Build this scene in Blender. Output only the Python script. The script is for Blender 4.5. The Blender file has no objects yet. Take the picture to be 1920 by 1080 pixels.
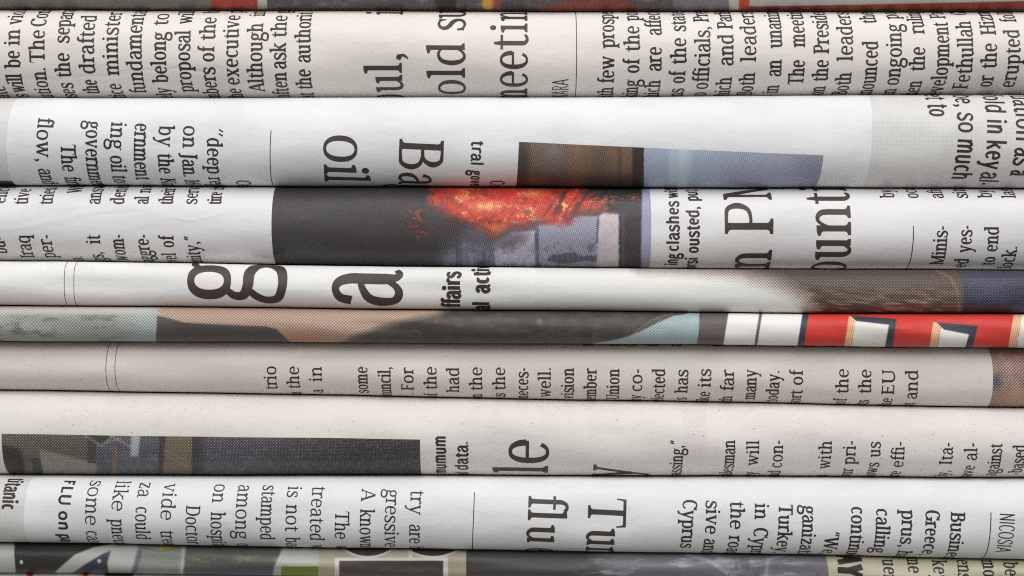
import bpy, math
import numpy as np
from mathutils import Vector

sc = bpy.context.scene
MM = 0.001                       # everything below is worked out in millimetres
D = 240.0                        # lens to the nearest folds
K = 150.0/1920                   # millimetres per photograph pixel at the folds
EXPOSURE = 0.0

# ---------------------------------------------------------------- camera, light
cam = bpy.data.cameras.new('camera')
cam.sensor_width = 36; cam.lens = 36*D/150.0
cam.clip_start = 0.005; cam.clip_end = 20
camo = bpy.data.objects.new('camera', cam); sc.collection.objects.link(camo)
camo.location = (0, -D*MM, 0); camo.rotation_euler = (math.pi/2, 0, 0)
sc.camera = camo

world = bpy.data.worlds.new('World'); sc.world = world; world.use_nodes = True
bg = world.node_tree.nodes['Background']
bg.inputs[1].default_value = 1.
# a studio: soft light from the ceiling and walls, little from the floor
_n = world.node_tree.nodes; _l = world.node_tree.links
_t = _n.new('ShaderNodeTexCoord'); _s = _n.new('ShaderNodeSeparateXYZ'); _r = _n.new('ShaderNodeMapRange'); _m = _n.new('ShaderNodeMix')
_m.data_type = 'RGBA'; _l.new(_t.outputs['Generated'], _s.inputs[0]); _l.new(_s.outputs[2], _r.inputs[0])
_r.inputs[1].default_value = -.5; _r.inputs[2].default_value = .3; _l.new(_r.outputs[0], _m.inputs[0])
_m.inputs[6].default_value = (.24, .235, .225, 1); _m.inputs[7].default_value = (.38, .377, .373, 1); _l.new(_m.outputs[2], bg.inputs[0])

def area(name, loc, target, sx, sy, watt, col):
    l = bpy.data.lights.new(name, 'AREA'); l.shape = 'RECTANGLE'; l.size = sx*MM; l.size_y = sy*MM
    l.energy = watt; l.color = col
    o = bpy.data.objects.new(name, l); sc.collection.objects.link(o)
    o.location = Vector(loc)*MM
    o.rotation_euler = (Vector(target)-Vector(loc)).to_track_quat('-Z', 'Y').to_euler()
    return o
area('softbox_above', (-30, -180, 330), (0, 0, 0), 620, 180, .95, (1, .997, .99))
area('softbox_front', (40, -320, 190), (0, 0, 0), 560, 160, .80, (1, .992, .98))
sc.view_settings.view_transform = 'Standard'; sc.view_settings.look = 'None'
sc.view_settings.exposure = EXPOSURE; sc.view_settings.gamma = 1
sc.cycles.max_bounces = 8; sc.cycles.diffuse_bounces = 5
sc.cycles.use_denoising = False
sc.cycles.pixel_filter_type = 'BLACKMAN_HARRIS'; sc.cycles.filter_width = 1.15

# ---------------------------------------------------------------- materials
def mat(name):
    m = bpy.data.materials.new(name); m.use_nodes = True
    nt = m.node_tree; b = nt.nodes['Principled BSDF']
    return m, nt, b
def N(nt, typ, **kw):
    n = nt.nodes.new(typ)
    for k, v in kw.items():
        if k.startswith('i_'): n.inputs[int(k[2:])].default_value = v
        else: setattr(n, k, v)
    return n
def math_(nt, op, a, b=None, c=None, clamp=False):
    n = N(nt, 'ShaderNodeMath', operation=op, use_clamp=clamp)
    for k, v in enumerate((a, b, c)):
        if v is None: continue
        if isinstance(v, (int, float)): n.inputs[k].default_value = v
        else: nt.links.new(v, n.inputs[k])
    return n.outputs[0]
def mixc(nt, f, a, b, mode='MIX'):
    n = N(nt, 'ShaderNodeMix', data_type='RGBA', blend_type=mode)
    for k, v in ((0, f), (6, a), (7, b)):
        if isinstance(v, (int, float)): n.inputs[k].default_value = v
        elif isinstance(v, tuple): n.inputs[k].default_value = (*v[:3], 1)
        else: nt.links.new(v, n.inputs[k])
    return n.outputs[2]
def noise(nt, vec, scale, detail=3, rough=.6, w=None):
    n = N(nt, 'ShaderNodeTexNoise'); n.inputs['Scale'].default_value = scale
    n.inputs['Detail'].default_value = detail; n.inputs['Roughness'].default_value = rough
    nt.links.new(vec, n.inputs['Vector']); return n.outputs['Fac']
def ramp(nt, fac, lo, hi):
    n = N(nt, 'ShaderNodeMapRange'); n.inputs[1].default_value = lo; n.inputs[2].default_value = hi
    nt.links.new(fac, n.inputs[0]); return n.outputs[0]
def srgb(c):
    c = np.asarray(c, float)/255.
    return np.where(c <= .04045, c/12.92, ((c+.055)/1.055)**2.4)
def lin(*c): return tuple(float(v) for v in srgb(c))

def sheet_coords(nt, seed):
    """millimetre coordinates on the sheet, x along the fold and y round it, shifted per paper"""
    uv = N(nt, 'ShaderNodeUVMap', uv_map='sheet')
    mp = N(nt, 'ShaderNodeMapping'); mp.inputs['Location'].default_value = (seed*37.1, seed*11.3, 0)
    nt.links.new(uv.outputs[0], mp.inputs[0]); return mp.outputs[0]
def scaled(nt, vec, sx, sy):
    mp = N(nt, 'ShaderNodeMapping'); mp.inputs['Scale'].default_value = (sx, sy, 1)
    nt.links.new(vec, mp.inputs[0]); return mp.outputs[0]

def fibre_bump(nt, b, v, strength=.25, creases=(), seed=0):
    f1 = noise(nt, scaled(nt, v, .55, 1.5), 2.2, 4, .65)
    f2 = noise(nt, scaled(nt, v, .7, 1.3), .35, 3, .55)
    h = math_(nt, 'ADD', math_(nt, 'MULTIPLY', f1, .35), math_(nt, 'MULTIPLY', f2, 2.2))
    if creases:
        uv = N(nt, 'ShaderNodeUVMap', uv_map='sheet'); s = N(nt, 'ShaderNodeSeparateXYZ'); nt.links.new(uv.outputs[0], s.inputs[0])
        wv = math_(nt, 'MULTIPLY_ADD', noise(nt, v, .22, 3), 2.4, -1.2)
        for x0, y0, x1, y1, w, dep in creases:      # a soft handling crease: from x0, y0 to x1, y1 in millimetres on the sheet
            k = (y1-y0)/(x1-x0)
            d = math_(nt, 'SUBTRACT', math_(nt, 'ADD', s.outputs[1], wv), math_(nt, 'MULTIPLY_ADD', s.outputs[0], k, y0-k*x0))
            q = math_(nt, 'MULTIPLY', d, 1/w); g = math_(nt, 'POWER', 2.718, math_(nt, 'MULTIPLY', math_(nt, 'MULTIPLY', q, q), -1))
            e = math_(nt, 'MULTIPLY', ramp(nt, s.outputs[0], x0, x0+3), ramp(nt, s.outputs[0], x1, x1-3))
            h = math_(nt, 'MULTIPLY_ADD', math_(nt, 'MULTIPLY', g, e), dep, h)
    bp = N(nt, 'ShaderNodeBump'); bp.inputs['Strength'].default_value = strength
    bp.inputs['Distance'].default_value = .0001
    nt.links.new(h, bp.inputs['Height']); nt.links.new(bp.outputs[0], b.inputs['Normal'])

def newsprint(name, col, seed, speck=.5, ghost=.25, tint2=None, creases=(), stains=()):
    m, nt, b = mat(name); v = sheet_coords(nt, seed)
    c = mixc(nt, ramp(nt, noise(nt, v, .06, 3), .35, .7), lin(*col), lin(*(tint2 or [q*.975 for q in col])))
    # fibres: fine light and dark threads running along the web
    fb = noise(nt, scaled(nt, v, 1.2, 4.), 3.0, 5, .75)
    c = mixc(nt, math_(nt, 'MULTIPLY', ramp(nt, fb, .42, .75), .30), c, lin(*[q*.72 for q in col]))
    # the print of the other side showing through, very faint lines of type
    wv = N(nt, 'ShaderNodeTexWave', wave_type='BANDS', bands_direction='X'); wv.inputs['Scale'].default_value = .088
    wv.inputs['Distortion'].default_value = .4; nt.links.new(v, wv.inputs['Vector'])
    ty = noise(nt, scaled(nt, v, .9, 2.4), 1.1, 4, .7)
    gh = math_(nt, 'MULTIPLY', math_(nt, 'MULTIPLY', ramp(nt, wv.outputs['Fac'], .45, .8), ramp(nt, ty, .5, .62)),
               math_(nt, 'MULTIPLY', ramp(nt, noise(nt, v, .035, 1), .42, .62), 0.09*ghost))
    c = mixc(nt, gh, c, lin(150, 140, 138))
    # specks of recycled pulp
    vo = N(nt, 'ShaderNodeTexVoronoi'); vo.inputs['Scale'].default_value = .8; nt.links.new(v, vo.inputs['Vector'])
    sel = math_(nt, 'MULTIPLY', ramp(nt, vo.outputs['Distance'], .12, .05), .6)
    pick = ramp(nt, N_sep(nt, vo.outputs['Color']), .96-.2*speck, 1.0-.2*speck)
    c = mixc(nt, math_(nt, 'MULTIPLY', math_(nt, 'MULTIPLY', sel, pick), speck), c, lin(105, 85, 74))
    vo2 = N(nt, 'ShaderNodeTexVoronoi'); vo2.inputs['Scale'].default_value = 2.1; nt.links.new(v, vo2.inputs['Vector'])
    s2 = math_(nt, 'MULTIPLY', ramp(nt, vo2.outputs['Distance'], .30, .12), ramp(nt, N_sep(nt, vo2.outputs['Color']), .95-.12*speck, 1.0))
    c = mixc(nt, math_(nt, 'MULTIPLY', s2, .55*min(1, speck)), c, lin(140, 122, 110))
    # soft grey rubbing and handling marks
    sm = math_(nt, 'MULTIPLY', ramp(nt, noise(nt, scaled(nt, v, .5, 1.4), .16, 4, .65), .52, .75), .10)
    c = mixc(nt, sm, c, lin(140, 134, 132))
    sp = ramp(nt, noise(nt, v, 9.0, 2, .6), .64, .76)
    c = mixc(nt, math_(nt, 'MULTIPLY', sp, .35*speck), c, lin(110, 100, 100))
    if stains:      # speckled set-off from the page it was pressed against
        uv = N(nt, 'ShaderNodeUVMap', uv_map='sheet'); s = N(nt, 'ShaderNodeSeparateXYZ'); nt.links.new(uv.outputs[0], s.inputs[0])
        g = noise(nt, v, 5.5, 3, .8)
        for x0, x1, y0, y1, e, k, tc in stains:
            q = math_(nt, 'MULTIPLY', math_(nt, 'MULTIPLY', ramp(nt, s.outputs[0], x0-e, x0+e), ramp(nt, s.outputs[0], x1+e, x1-e)),
                      math_(nt, 'MULTIPLY', ramp(nt, s.outputs[1], y0-e*2, y0+e*2), ramp(nt, s.outputs[1], y1+e*2, y1-e*2)))
            c = mixc(nt, math_(nt, 'MULTIPLY', q, math_(nt, 'MULTIPLY', ramp(nt, g, .47, .68), k)), c, lin(*tc))
    nt.links.new(c, b.inputs['Base Color'])
    b.inputs['Roughness'].default_value = .58; b.inputs['Specular IOR Level'].default_value = .36
    fibre_bump(nt, b, v, .5, creases, seed)
    return m
def N_sep(nt, colsock):
    n = N(nt, 'ShaderNodeSeparateColor'); nt.links.new(colsock, n.inputs[0]); return n.outputs[0]

def ink(name, col=(50, 43, 40), rough=.5):
    m, nt, b = mat(name); v = sheet_coords(nt, 3)
    a = noise(nt, v, 7.0, 4, .7); bb = noise(nt, v, 1.4, 2, .5)
    c = mixc(nt, ramp(nt, a, .35, .72), lin(*[q*.82 for q in col]), lin(*[min(255, q*1.25) for q in col]))
    c = mixc(nt, math_(nt, 'MULTIPLY', ramp(nt, bb, .5, .8), .3), c, lin(*[min(255, q*1.3) for q in col]))
    c = mixc(nt, math_(nt, 'MULTIPLY', ramp(nt, noise(nt, v, 12., 2, .6), .66, .76), .5), c, lin(165, 155, 150))
    nt.links.new(c, b.inputs['Base Color']); b.inputs['Roughness'].default_value = rough
    b.inputs['Specular IOR Level'].default_value = .35
    fibre_bump(nt, b, v, .2)
    return m

def halftone(name, pitch, paper=(228, 225, 220), soft=3., amount=.8, grain=.12, angles=(15, 75, 45), dark=(.012, .05)):
    """a printed picture: the attribute holds its colours, three rotated dot screens lay them down as ink"""
    m, nt, b = mat(name); v = sheet_coords(nt, 0)
    at = N(nt, 'ShaderNodeAttribute', attribute_name='print'); sep = N(nt, 'ShaderNodeSeparateColor')
    nt.links.new(at.outputs['Color'], sep.inputs[0]); comb = N(nt, 'ShaderNodeCombineColor')
    P = lin(*paper)
    jit = noise(nt, v, 2.6, 4, .7)
    for k, ang in enumerate(angles):
        mp = N(nt, 'ShaderNodeMapping'); mp.inputs['Rotation'].default_value = (0, 0, math.radians(ang))
        q = 2*math.pi/pitch; mp.inputs['Scale'].default_value = (q, q, q); nt.links.new(v, mp.inputs[0])
        s = N(nt, 'ShaderNodeSeparateXYZ'); nt.links.new(mp.outputs[0], s.inputs[0])
        f = math_(nt, 'ADD', math_(nt, 'COSINE', s.outputs[0]), math_(nt, 'COSINE', s.outputs[1]))
        f = math_(nt, 'MULTIPLY_ADD', f, .25, .5)
        ch = sep.outputs[k]
        cov = math_(nt, 'SUBTRACT', 1., math_(nt, 'DIVIDE', ch, P[k]), clamp=True)
        cov = math_(nt, 'MULTIPLY_ADD', jit, .5, math_(nt, 'ADD', cov, -.25))
        on = math_(nt, 'MULTIPLY_ADD', math_(nt, 'SUBTRACT', f, math_(nt, 'SUBTRACT', 1., cov)), soft, .5, clamp=True)
        dot = math_(nt, 'MULTIPLY_ADD', on, .03-P[k], P[k])
        am = math_(nt, 'MULTIPLY', ramp(nt, ch, *dark), amount)
        out = math_(nt, 'MULTIPLY_ADD', math_(nt, 'SUBTRACT', dot, ch), am, ch)
        nt.links.new(out, comb.inputs[k])
    g = noise(nt, v, 6.0, 4, .75)
    c = mixc(nt, math_(nt, 'MULTIPLY', ramp(nt, g, .5, .75), grain), comb.outputs[0], lin(190, 185, 180))
    fl = ramp(nt, noise(nt, scaled(nt, v, 3., 1.6), 2.6, 3, .7), .70, .78)
    c = mixc(nt, math_(nt, 'MULTIPLY', fl, grain*1.5), c, lin(225, 220, 215))
    nt.links.new(c, b.inputs['Base Color']); b.inputs['Roughness'].default_value = .46
    b.inputs['Specular IOR Level'].default_value = .32
    fibre_bump(nt, b, v, .3)
    return m

# ---------------------------------------------------------------- the folds
XS = np.array([0, 480, 960, 1440, 1920], float)      # where the edges were measured, photograph pixels
EDGE = [[-62, -62, -60, -58, -58], [14, 15.5, 17, 18, 17.5], [182.5, 181, 181, 178, 175], [347.5, 348, 350, 351.5, 352],
        [488, 495.5, 501.5, 504, 507], [572, 577, 582, 586.5, 588.5], [639, 641.5, 644, 647, 653],
        [732, 740, 749, 757, 766], [892, 892.5, 893, 895, 897.5], [1015, 1023.5, 1031, 1037, 1048.5],
        [1071.5, 1077, 1084, 1090, 1100], [1168, 1168, 1170, 1174, 1180]]
#        front y, depth ratio, squareness, print tilt, paper sRGB, name-specific seed
FOLD = [dict(f=1.5, b=.95, p=2.1, tilt=0, col=(214, 208, 202), seed=1),
        dict(f=0.1, b=.95, p=2.14, tilt=0, col=(230, 224, 218), seed=2),
        dict(f=-1.3, b=.92, p=2.2, tilt=.045, col=(232, 232, 234), seed=3),
        dict(f=0.1, b=.92, p=2.16, tilt=0, col=(231, 229, 230), seed=4),
        dict(f=-0.5, b=.95, p=2.3, tilt=0, col=(235, 234, 231), seed=5),
        dict(f=-0.8, b=1.1, p=2.16, tilt=0, col=(232, 229, 224), seed=6),
        dict(f=1.8, b=.95, p=2.1, tilt=.0, col=(226, 219, 212), seed=7),
        dict(f=0.5, b=.9, p=2.1, tilt=.008, col=(229, 223, 219), seed=8),
        dict(f=-1.5, b=.95, p=2.3, tilt=.037, col=(232, 233, 234), seed=9),
        dict(f=0.9, b=1.0, p=2.1, tilt=.03, col=(216, 212, 195), seed=10),
        dict(f=0.9, b=1.0, p=2.1, tilt=.0, col=(226, 224, 220), seed=11)]
GAP = .18; YC = 3.6
rng = np.random.RandomState(7)
def edge_z(k, x):
    px = x/K+960
    e = np.interp(np.clip(px, -500, 2400), XS, EDGE[k])
    # smooth the joints of the measured line a little
    for d in (-150, 150): e = e+np.interp(np.clip(px+d, -500, 2400), XS, EDGE[k])
    e = e/3+(.18*np.sin(px/43.+k*2.1)+.5*np.sin(px/117.+k*5.3)+.12*np.sin(px/17.+k*3.7)*np.sin(px/160.+k))*(0 < k < 11)
    return (540-e)*K*(D+YC)/D
class Fold:
    def __init__(s, i):
        s.i = i; s.__dict__.update(FOLD[i]); s.hm = float(np.mean([(edge_z(i, x)-edge_z(i+1, x))/2 for x in (-60, 0, 60)]))-GAP/2
        t = np.linspace(-np.pi/2, np.pi/2, 721); e = 2/s.p
        Z = np.sign(np.sin(t))*np.abs(np.sin(t))**e; Y = np.abs(np.cos(t))**e*s.b; Y[0] = Y[-1] = 0
        L = np.concatenate([[0], np.cumsum(np.hypot(np.diff(Z), np.diff(Y)))]); L -= L[-1]/2
        s.L, s.Z, s.Y, s.Lq = L*s.hm, Z, Y, L[-1]*s.hm
        nz = np.gradient(Y, L); ny = np.gradient(Z, L)          # outward normal: (-front, down)
        n = np.hypot(ny, nz); s.ny, s.nz = ny/n, -nz/n
        r = np.random.RandomState(100+i); s.w = [(r.uniform(.04, .14), r.uniform(14, 60), r.uniform(0, 6.3), r.uniform(-.5, .5)) for _ in range(6)]
    def wob(s, x, sn):
        o = 0
        for a, l, p, k in s.w: o = o+a*np.sin(2*np.pi*x/l+p+sn*k*5)
        return o
    def P(s, x, a, off=0.):
        """point of the sheet: x along the fold, a millimetres round it (downwards), off millimetres proud"""
        x = np.asarray(x, float); a = np.asarray(a, float)
        zt, zb = edge_z(s.i, x), edge_z(s.i+1, x); h = (zt-zb)/2-GAP/2; zc = (zt+zb)/2
        Z = np.interp(a, s.L, s.Z); Y = np.interp(a, s.L, s.Y); ny = np.interp(a, s.L, s.ny); nz = np.interp(a, s.L, s.nz)
        back = np.maximum(0, np.abs(a)-s.Lq)
        w = s.wob(x, a/s.hm)*np.clip(1.15-np.abs(Z), 0, 1)
        y = s.f+s.hm*(s.b-Y)+back+w-off*ny
        z = zc-h*Z-off*nz
        return np.stack(np.broadcast_arrays(x, y, z), -1)
    def find(s, px, py):
        """the place (x, a) of the visible sheet that the photograph shows at pixel px, py"""
        aa = np.linspace(-s.Lq*.999, s.Lq*.999, 801); x = np.full_like(aa, (px-960)*K)
        for _ in range(3):
            p = s.P(x, aa); x = (px-960)*K*(D+p[:, 1])/D
        v = 540-p[:, 2]/(p[:, 1]+D)*D/K
        j = np.argmin(np.abs(v-py)+np.where(np.abs(aa) > s.Lq*.97, .5, 0)); return float(x[j]), float(aa[j])
    def px(s, p): return 960+p[..., 0]/(p[..., 1]+D)*D/K, 540-p[..., 2]/(p[..., 1]+D)*D/K
FO = [Fold(i) for i in range(11)]

# ---------------------------------------------------------------- lettering
# every letter is drawn from strokes on an x-height of 100 units; a stroke becomes strips of (left, right) points
def _cat(p, n=5, closed=False):
    P = np.array(p, float); m = len(P); out = []
    for i in range(m if closed else m-1):
        if closed: a, b, c, d = P[(i-1) % m], P[i], P[(i+1) % m], P[(i+2) % m]
        else:
            a = P[i-1] if i else 2*P[0]-P[1]
            b, c = P[i], P[i+1]
            d = P[i+2] if i+2 < m else 2*P[m-1]-P[m-2]
        for k in range(n):
            t = k/n
            out.append(.5*((2*b)+(-a+c)*t+(2*a-5*b+4*c-d)*t*t+(-a+3*b-3*c+d)*t**3))
    out.append(P[0].copy() if closed else P[-1].copy())
    return np.array(out)

class Glyphs:
    """serif or sans letters; hs condenses the skeleton only, so stems keep their weight"""
    def __init__(self, serif=True, T=16., t=8.5, hs=1., n=5):
        self.sf, self.T, self.t, self.hs, self.n = serif, T, t, hs, n
        self.cache = {}
    def stroke(self, pts, closed=False):
        q = _cat([(x*self.hs, y, w) for x, y, w in pts], self.n, closed)
        d = np.gradient(q[:, :2], axis=0)
        if closed: d[0] = d[-1] = q[1, :2]-q[-2, :2]
        d /= np.maximum(1e-6, np.hypot(d[:, 0], d[:, 1]))[:, None]
        nn = np.stack([-d[:, 1], d[:, 0]], 1)*q[:, 2:3]/2
        self.out.append((q[:, :2]+nn, q[:, :2]-nn))
    def bar(self, x0, y0, x1, y1, w):
        a, b = np.array((x0*self.hs, y0)), np.array((x1*self.hs, y1))
        d = (b-a)/np.hypot(*(b-a)); nn = np.array((-d[1], d[0]))*w/2
        P = np.array([a, b]); self.out.append((P+nn, P-nn))
    def poly(self, L, R):
        L = np.array(L, float); R = np.array(R, float); L[:, 0] *= self.hs; R[:, 0] *= self.hs
        self.out.append((L, R))
    def stem(self, x, y0, y1, w=None, b=(11, 11), t=None, flag=0, slope=0):
        w = self.T if w is None else w; xs = x*self.hs; s = self.t*.92; br = 9.
        k = (.55+.45*self.hs)
        L, R = [], []
        def row(y, l, r): L.append((xs-w/2-l*k, y)); R.append((xs+w/2+r*k, y))
        if self.sf and b:
            l, r = b
            for f, g in ((0, 1), (s, .97), (s+br*.22, .45), (s+br*.55, .14), (s+br, 0)): row(y0+f, l*g, r*g)
        else: row(y0, 0, 0)
        if self.sf and t:
            l, r = t
            for f, g in ((s+br, 0), (s+br*.55, .14), (s+br*.22, .45), (s, .97), (0, 1)): row(y1-f, l*g, r*g)
        elif self.sf and flag:
            for f, g in ((s+br+2, 0), (s+br*.6+2, .16), (s+br*.25+3, .5), (s+4, 1)): row(y1-f, flag*g, 0)
            L.append((xs-w/2-flag*k, y1-4)); R.append((xs+w/2, y1-1))
            L.append((xs-w/2+1, y1)); R.append((xs+w/2, y1+1))
        else: row(y1, 0, 0)
        self.out.append((np.array(L), np.array(R)))
    def arc(self, cx, cy, rx, ry, a0, a1, k0=1., k1=1., p=2.25, wt=None):
        T, t = (self.T, self.t) if wt is None else wt
        n = max(6, int(abs(a1-a0)/22)); pts = []
        full = abs(a1-a0) >= 359
        for i in range(n if full else n+1):
            f = i/n; a = math.radians(a0+(a1-a0)*f); c, s = math.cos(a), math.sin(a)
            w = t+(T-t)*abs(c)**1.4
            w *= (k0+(1-k0)*min(1, f*4))*(k1+(1-k1)*min(1, (1-f)*4))
            RX = rx-T/2/self.hs*.97; RY = ry-t/2
            pts.append((cx+RX*math.copysign(abs(c)**(2/p), c), cy+RY*math.copysign(abs(s)**(2/p), s), w))
        self.stroke(pts, full)
    def dot(self, x, y, r=11.5):
        a = np.linspace(-np.pi/2, np.pi/2, 9); xs = x*self.hs
        L = np.stack([xs-r*np.cos(a), y+r*np.sin(a)], 1); R = np.stack([xs+r*np.cos(a), y+r*np.sin(a)], 1)
        self.out.append((L, R))
    def arch(self, x0, x1, foot=True, b=(11, 11)):
        T, t = self.T, self.t
        self.stroke([(x0+1, 68, t*.9), (x0+9, 84, t*.95), (x0+(x1-x0)*.42, 95.5, t*1.15), (x0+(x1-x0)*.72, 95, t+(T-t)*.55), (x1-2.5, 84, T*.98), (x1, 66, T), (x1, 50, T)])
        self.stem(x1, 0, 51, b=b)
    def __call__(self, ch):
        if ch not in self.cache:
            self.out = []; adv = self.draw(ch)
            self.cache[ch] = (adv*self.hs, self.out)
        return self.cache[ch]
    def draw(self, c):
        T, t, sf = self.T, self.t, self.sf
        h = 142 if sf else 138; H = 136 if sf else 134
        st, br, ar, bar = self.stem, self.stroke, self.arc, self.bar
        if c == ' ': return 44
        if c == 'n': st(24, 0, 99, flag=13); self.arch(29, 77, b=(10, 12)); return 103
        if c == 'm': st(24, 0, 99, flag=13); self.arch(29, 74, b=(9, 9)); self.arch(78, 123, b=(9, 12)); return 149
        if c == 'h': st(24, 0, h, flag=13); self.arch(29, 77, b=(10, 12)); return 103
        if c == 'u':
            st(77, 6, 99, b=None, flag=12); self.poly([(77-8/self.hs, 0), (77-8/self.hs, 8), (77-8/self.hs, 16)], [(77+19, 0), (77+19, 7), (77+7, 16)]) if sf else st(77, 0, 20)
            st(23, 50, 99, b=None, flag=13)
            br([(23, 52, T), (23, 34, T), (25, 16, T*.97), (36, 4, t+(T-t)*.5), (52, 3, t*1.15), (66, 14, t*.95), (76, 30, t*.9)]); return 102
        if c == 'i': st(24, 0, 99, flag=13); self.dot(23, 127, 11.5 if sf else T*.62); return 50
        if c == 'l': st(24, 0, h, flag=13); return 49
        if c == 'j': st(24, -10, 99, b=None, flag=13); br([(24, -8, T), (22, -28, T*.9), (8, -40, t), (-4, -36, t*1.3)]); self.dot(23, 127); return 48
        if c == 'r':
            st(24, 0, 99, flag=13, b=(11, 15)); br([(26, 64, t*.9), (33, 82, t), (44, 94, t*1.3), (56, 97, T*.8), (66, 91, T*.95), (68, 85, T*.6)]); return 71
        if c == 't': st(30, 20, 96, b=None); self.poly([(30-8/self.hs, 90), (30-8/self.hs, 98), (26, 124)], [(30+8/self.hs, 90), (30+8/self.hs, 98), (34, 124)]) if sf else st(30, 90, 124); bar(8, 95, 60, 95, t*1.05); br([(30, 24, T), (31, 12, T*.95), (38, 3, t*1.35), (50, 2, t*1.2), (61, 10, t)]); return 64
        if c == 'f':
            st(30, 0, 110, b=(11, 15)); bar(8, 95, 58, 95, t*1.05); br([(30, 104, T), (30.5, 120, T*.95), (38, 137, t*1.4), (52, 141, t*1.3), (63, 134, T*.8)]); return 56
        if c in 'oO0':
            if c == 'o': ar(50, 50, 43, 52, 0, 360); return 100
            ar(66, H/2, 58, H/2+3, 0, 360, wt=(T*1.12, t)); return 132
        if c == 'c': ar(48, 50, 41, 52, 48, 318, 1.5 if sf else 1, .8); return 84
        if c == 'e':
            ar(49, 50, 42, 52, 6, 322, 1, .75); bar(10, 54, 86, 54, t*.95); return 93
        if c == 'a':
            br([(19, 74, T*.95), (26, 90, t*1.3), (44, 97, t*1.05), (60, 92, t+(T-t)*.5), (68, 76, T*.98), (68, 55, T), (68, 24, T), (71, 7, T*.7), (80, 2, t), (90, 7, t*.8)])
            br([(66, 61, t*.8), (46, 57, t), (25, 47, t+(T-t)*.5), (16, 30, T*.97), (20, 10, T*.75), (36, 3, t*1.2), (52, 8, t*.95), (67, 24, t*.8)]); return 91
        if c in 'bp':
            if c == 'b': st(24, 2, h, b=None, flag=13)
            else: st(24, -44, 99, flag=13)
            br([(27, 66, t*.9), (36, 86, t), (54, 97, t*1.25), (74, 87, T*.85), (83, 52, T*1.02), (76, 16, T*.9), (55, 2, t*1.15), (38, 8, t), (26, 22, t*.9)]); return 99
        if c in 'dq':
            if c == 'd':
                st(76, 10, h, b=None, flag=13); self.poly([(76-8/self.hs, 0), (76-8/self.hs, 8), (76-8/self.hs, 16)], [(76+18, 1), (76+18, 8), (76+7, 16)]) if sf else st(76, 0, 20)
            else: st(76, -44, 98, b=(11, 11))
            br([(74, 84, t*.9), (60, 95, t), (44, 97, t*1.2), (24, 84, T*.87), (16, 48, T*1.02), (24, 14, T*.88), (42, 2, t*1.2), (60, 10, t), (74, 30, t*.9)]); return 100
        if c == 'g':
            ar(46, 67, 36, 34, 0, 360, p=2.2, wt=(T*.95, t*1.05)); self.poly([(66, 86), (80, 97), (97, 99)], [(74, 78), (84, 86), (98, 88)])
            br([(28, 39, t), (18, 27, t*1.25), (20, 14, T*.85), (38, 7, T*.95), (62, 5, T*1.0), (82, -6, T), (86, -24, T*.85), (72, -42, t*1.5), (44, -47, t*1.35), (16, -40, T*.8), (9, -24, T*.8), (16, -8, t*1.2), (30, 6, t)]); return 96
        if c == 's':
            br([(72, 78, t*.9), (66, 90, t*1.05), (46, 97, t*1.1), (24, 90, T*.75), (18, 74, T*.95), (30, 59, T*1.05), (54, 47, T*1.08), (70, 33, T), (71, 16, T*.85), (56, 4, t*1.3), (36, 2, t*1.1), (18, 10, t*1.1), (12, 26, t*.9)])
            if sf: bar(72.5, 70, 72.5, 97, t*.8); bar(12, 3, 12, 30, t*.8)
            return 85
        if c in 'vy':
            bar(20, 98, 51, 1, T); bar(82, 98, 51, 1, t)
            if sf: bar(4, 96, 38, 96, t); bar(66, 96, 97, 96, t)
            if c == 'y': br([(52, 6, t*1.1), (42, -22, t), (30, -40, t*1.4), (12, -42, T*.9)])
            return 100
        if c == 'w':
            bar(20, 98, 46, 1, T); bar(72, 90, 46, 1, t); bar(68, 98, 96, 1, T); bar(124, 98, 96, 1, t)
            if sf: bar(4, 96, 36, 96, t); bar(54, 96, 84, 96, t); bar(110, 96, 138, 96, t)
            return 141
        if c == 'x':
            bar(20, 97, 74, 2, T); bar(76, 97, 18, 2, t)
            if sf: bar(5, 96, 38, 96, t); bar(60, 96, 90, 96, t); bar(4, 4, 34, 4, t); bar(56, 4, 92, 4, t)
            return 95
        if c == 'z':
            bar(14, 95, 78, 95, t*1.1); bar(12, 5, 80, 5, t*1.1); bar(72, 92, 20, 7, T)
            if sf: bar(15, 98, 15, 76, t*.9); bar(79, 2, 79, 26, t*.9)
            return 90
        if c == 'k':
            st(24, 0, h, flag=13); bar(30, 44, 76, 96, t*1.05); bar(44, 60, 84, 3, T)
            if sf: bar(60, 96, 94, 96, t); bar(66, 4, 100, 4, t)
            return 98
        # capitals
        K = T*1.1
        if c == 'I': st(28, 0, H, K, t=(12, 12)); return 56
        if c in 'EFL':
            w = {'E': 92, 'F': 88, 'L': 90}[c]; st(30, 0, H, K, b=(12, 12 if c == 'F' else 4), t=(12, 4 if c != 'L' else 12))
            if c != 'L': bar(30, H-t/2-.4, w-4, H-t/2-.4, t); bar(30, H*.52, w-18, H*.52, t)
            if c != 'F': bar(30, t/2+.4, w, t/2+.4, t)
            if sf:
                if c != 'L': self.poly([(w-10, H), (w-7, H-12), (w-5, H-30)], [(w-3, H), (w-3, H-12), (w-1, H-30)]); bar(w-20, H*.52-13, w-20, H*.52+13, t*.8)
                if c != 'F': self.poly([(w-9, 0), (w-4, 12), (w-1, 32)], [(w+1, 0), (w+3, 12), (w+3, 32)])
            return w+8
        if c == 'T':
            st(57, 0, H-2, K, b=(14, 14)); bar(6, H-t*.6, 108, H-t*.6, t*1.2)
            if sf: self.poly([(6, H), (5, H-14), (3, H-34)], [(22, H), (12, H-14), (8, H-34)]); self.poly([(92, H), (102, H-14), (106, H-34)], [(108, H), (109, H-14), (111, H-34)])
            return 114
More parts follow.
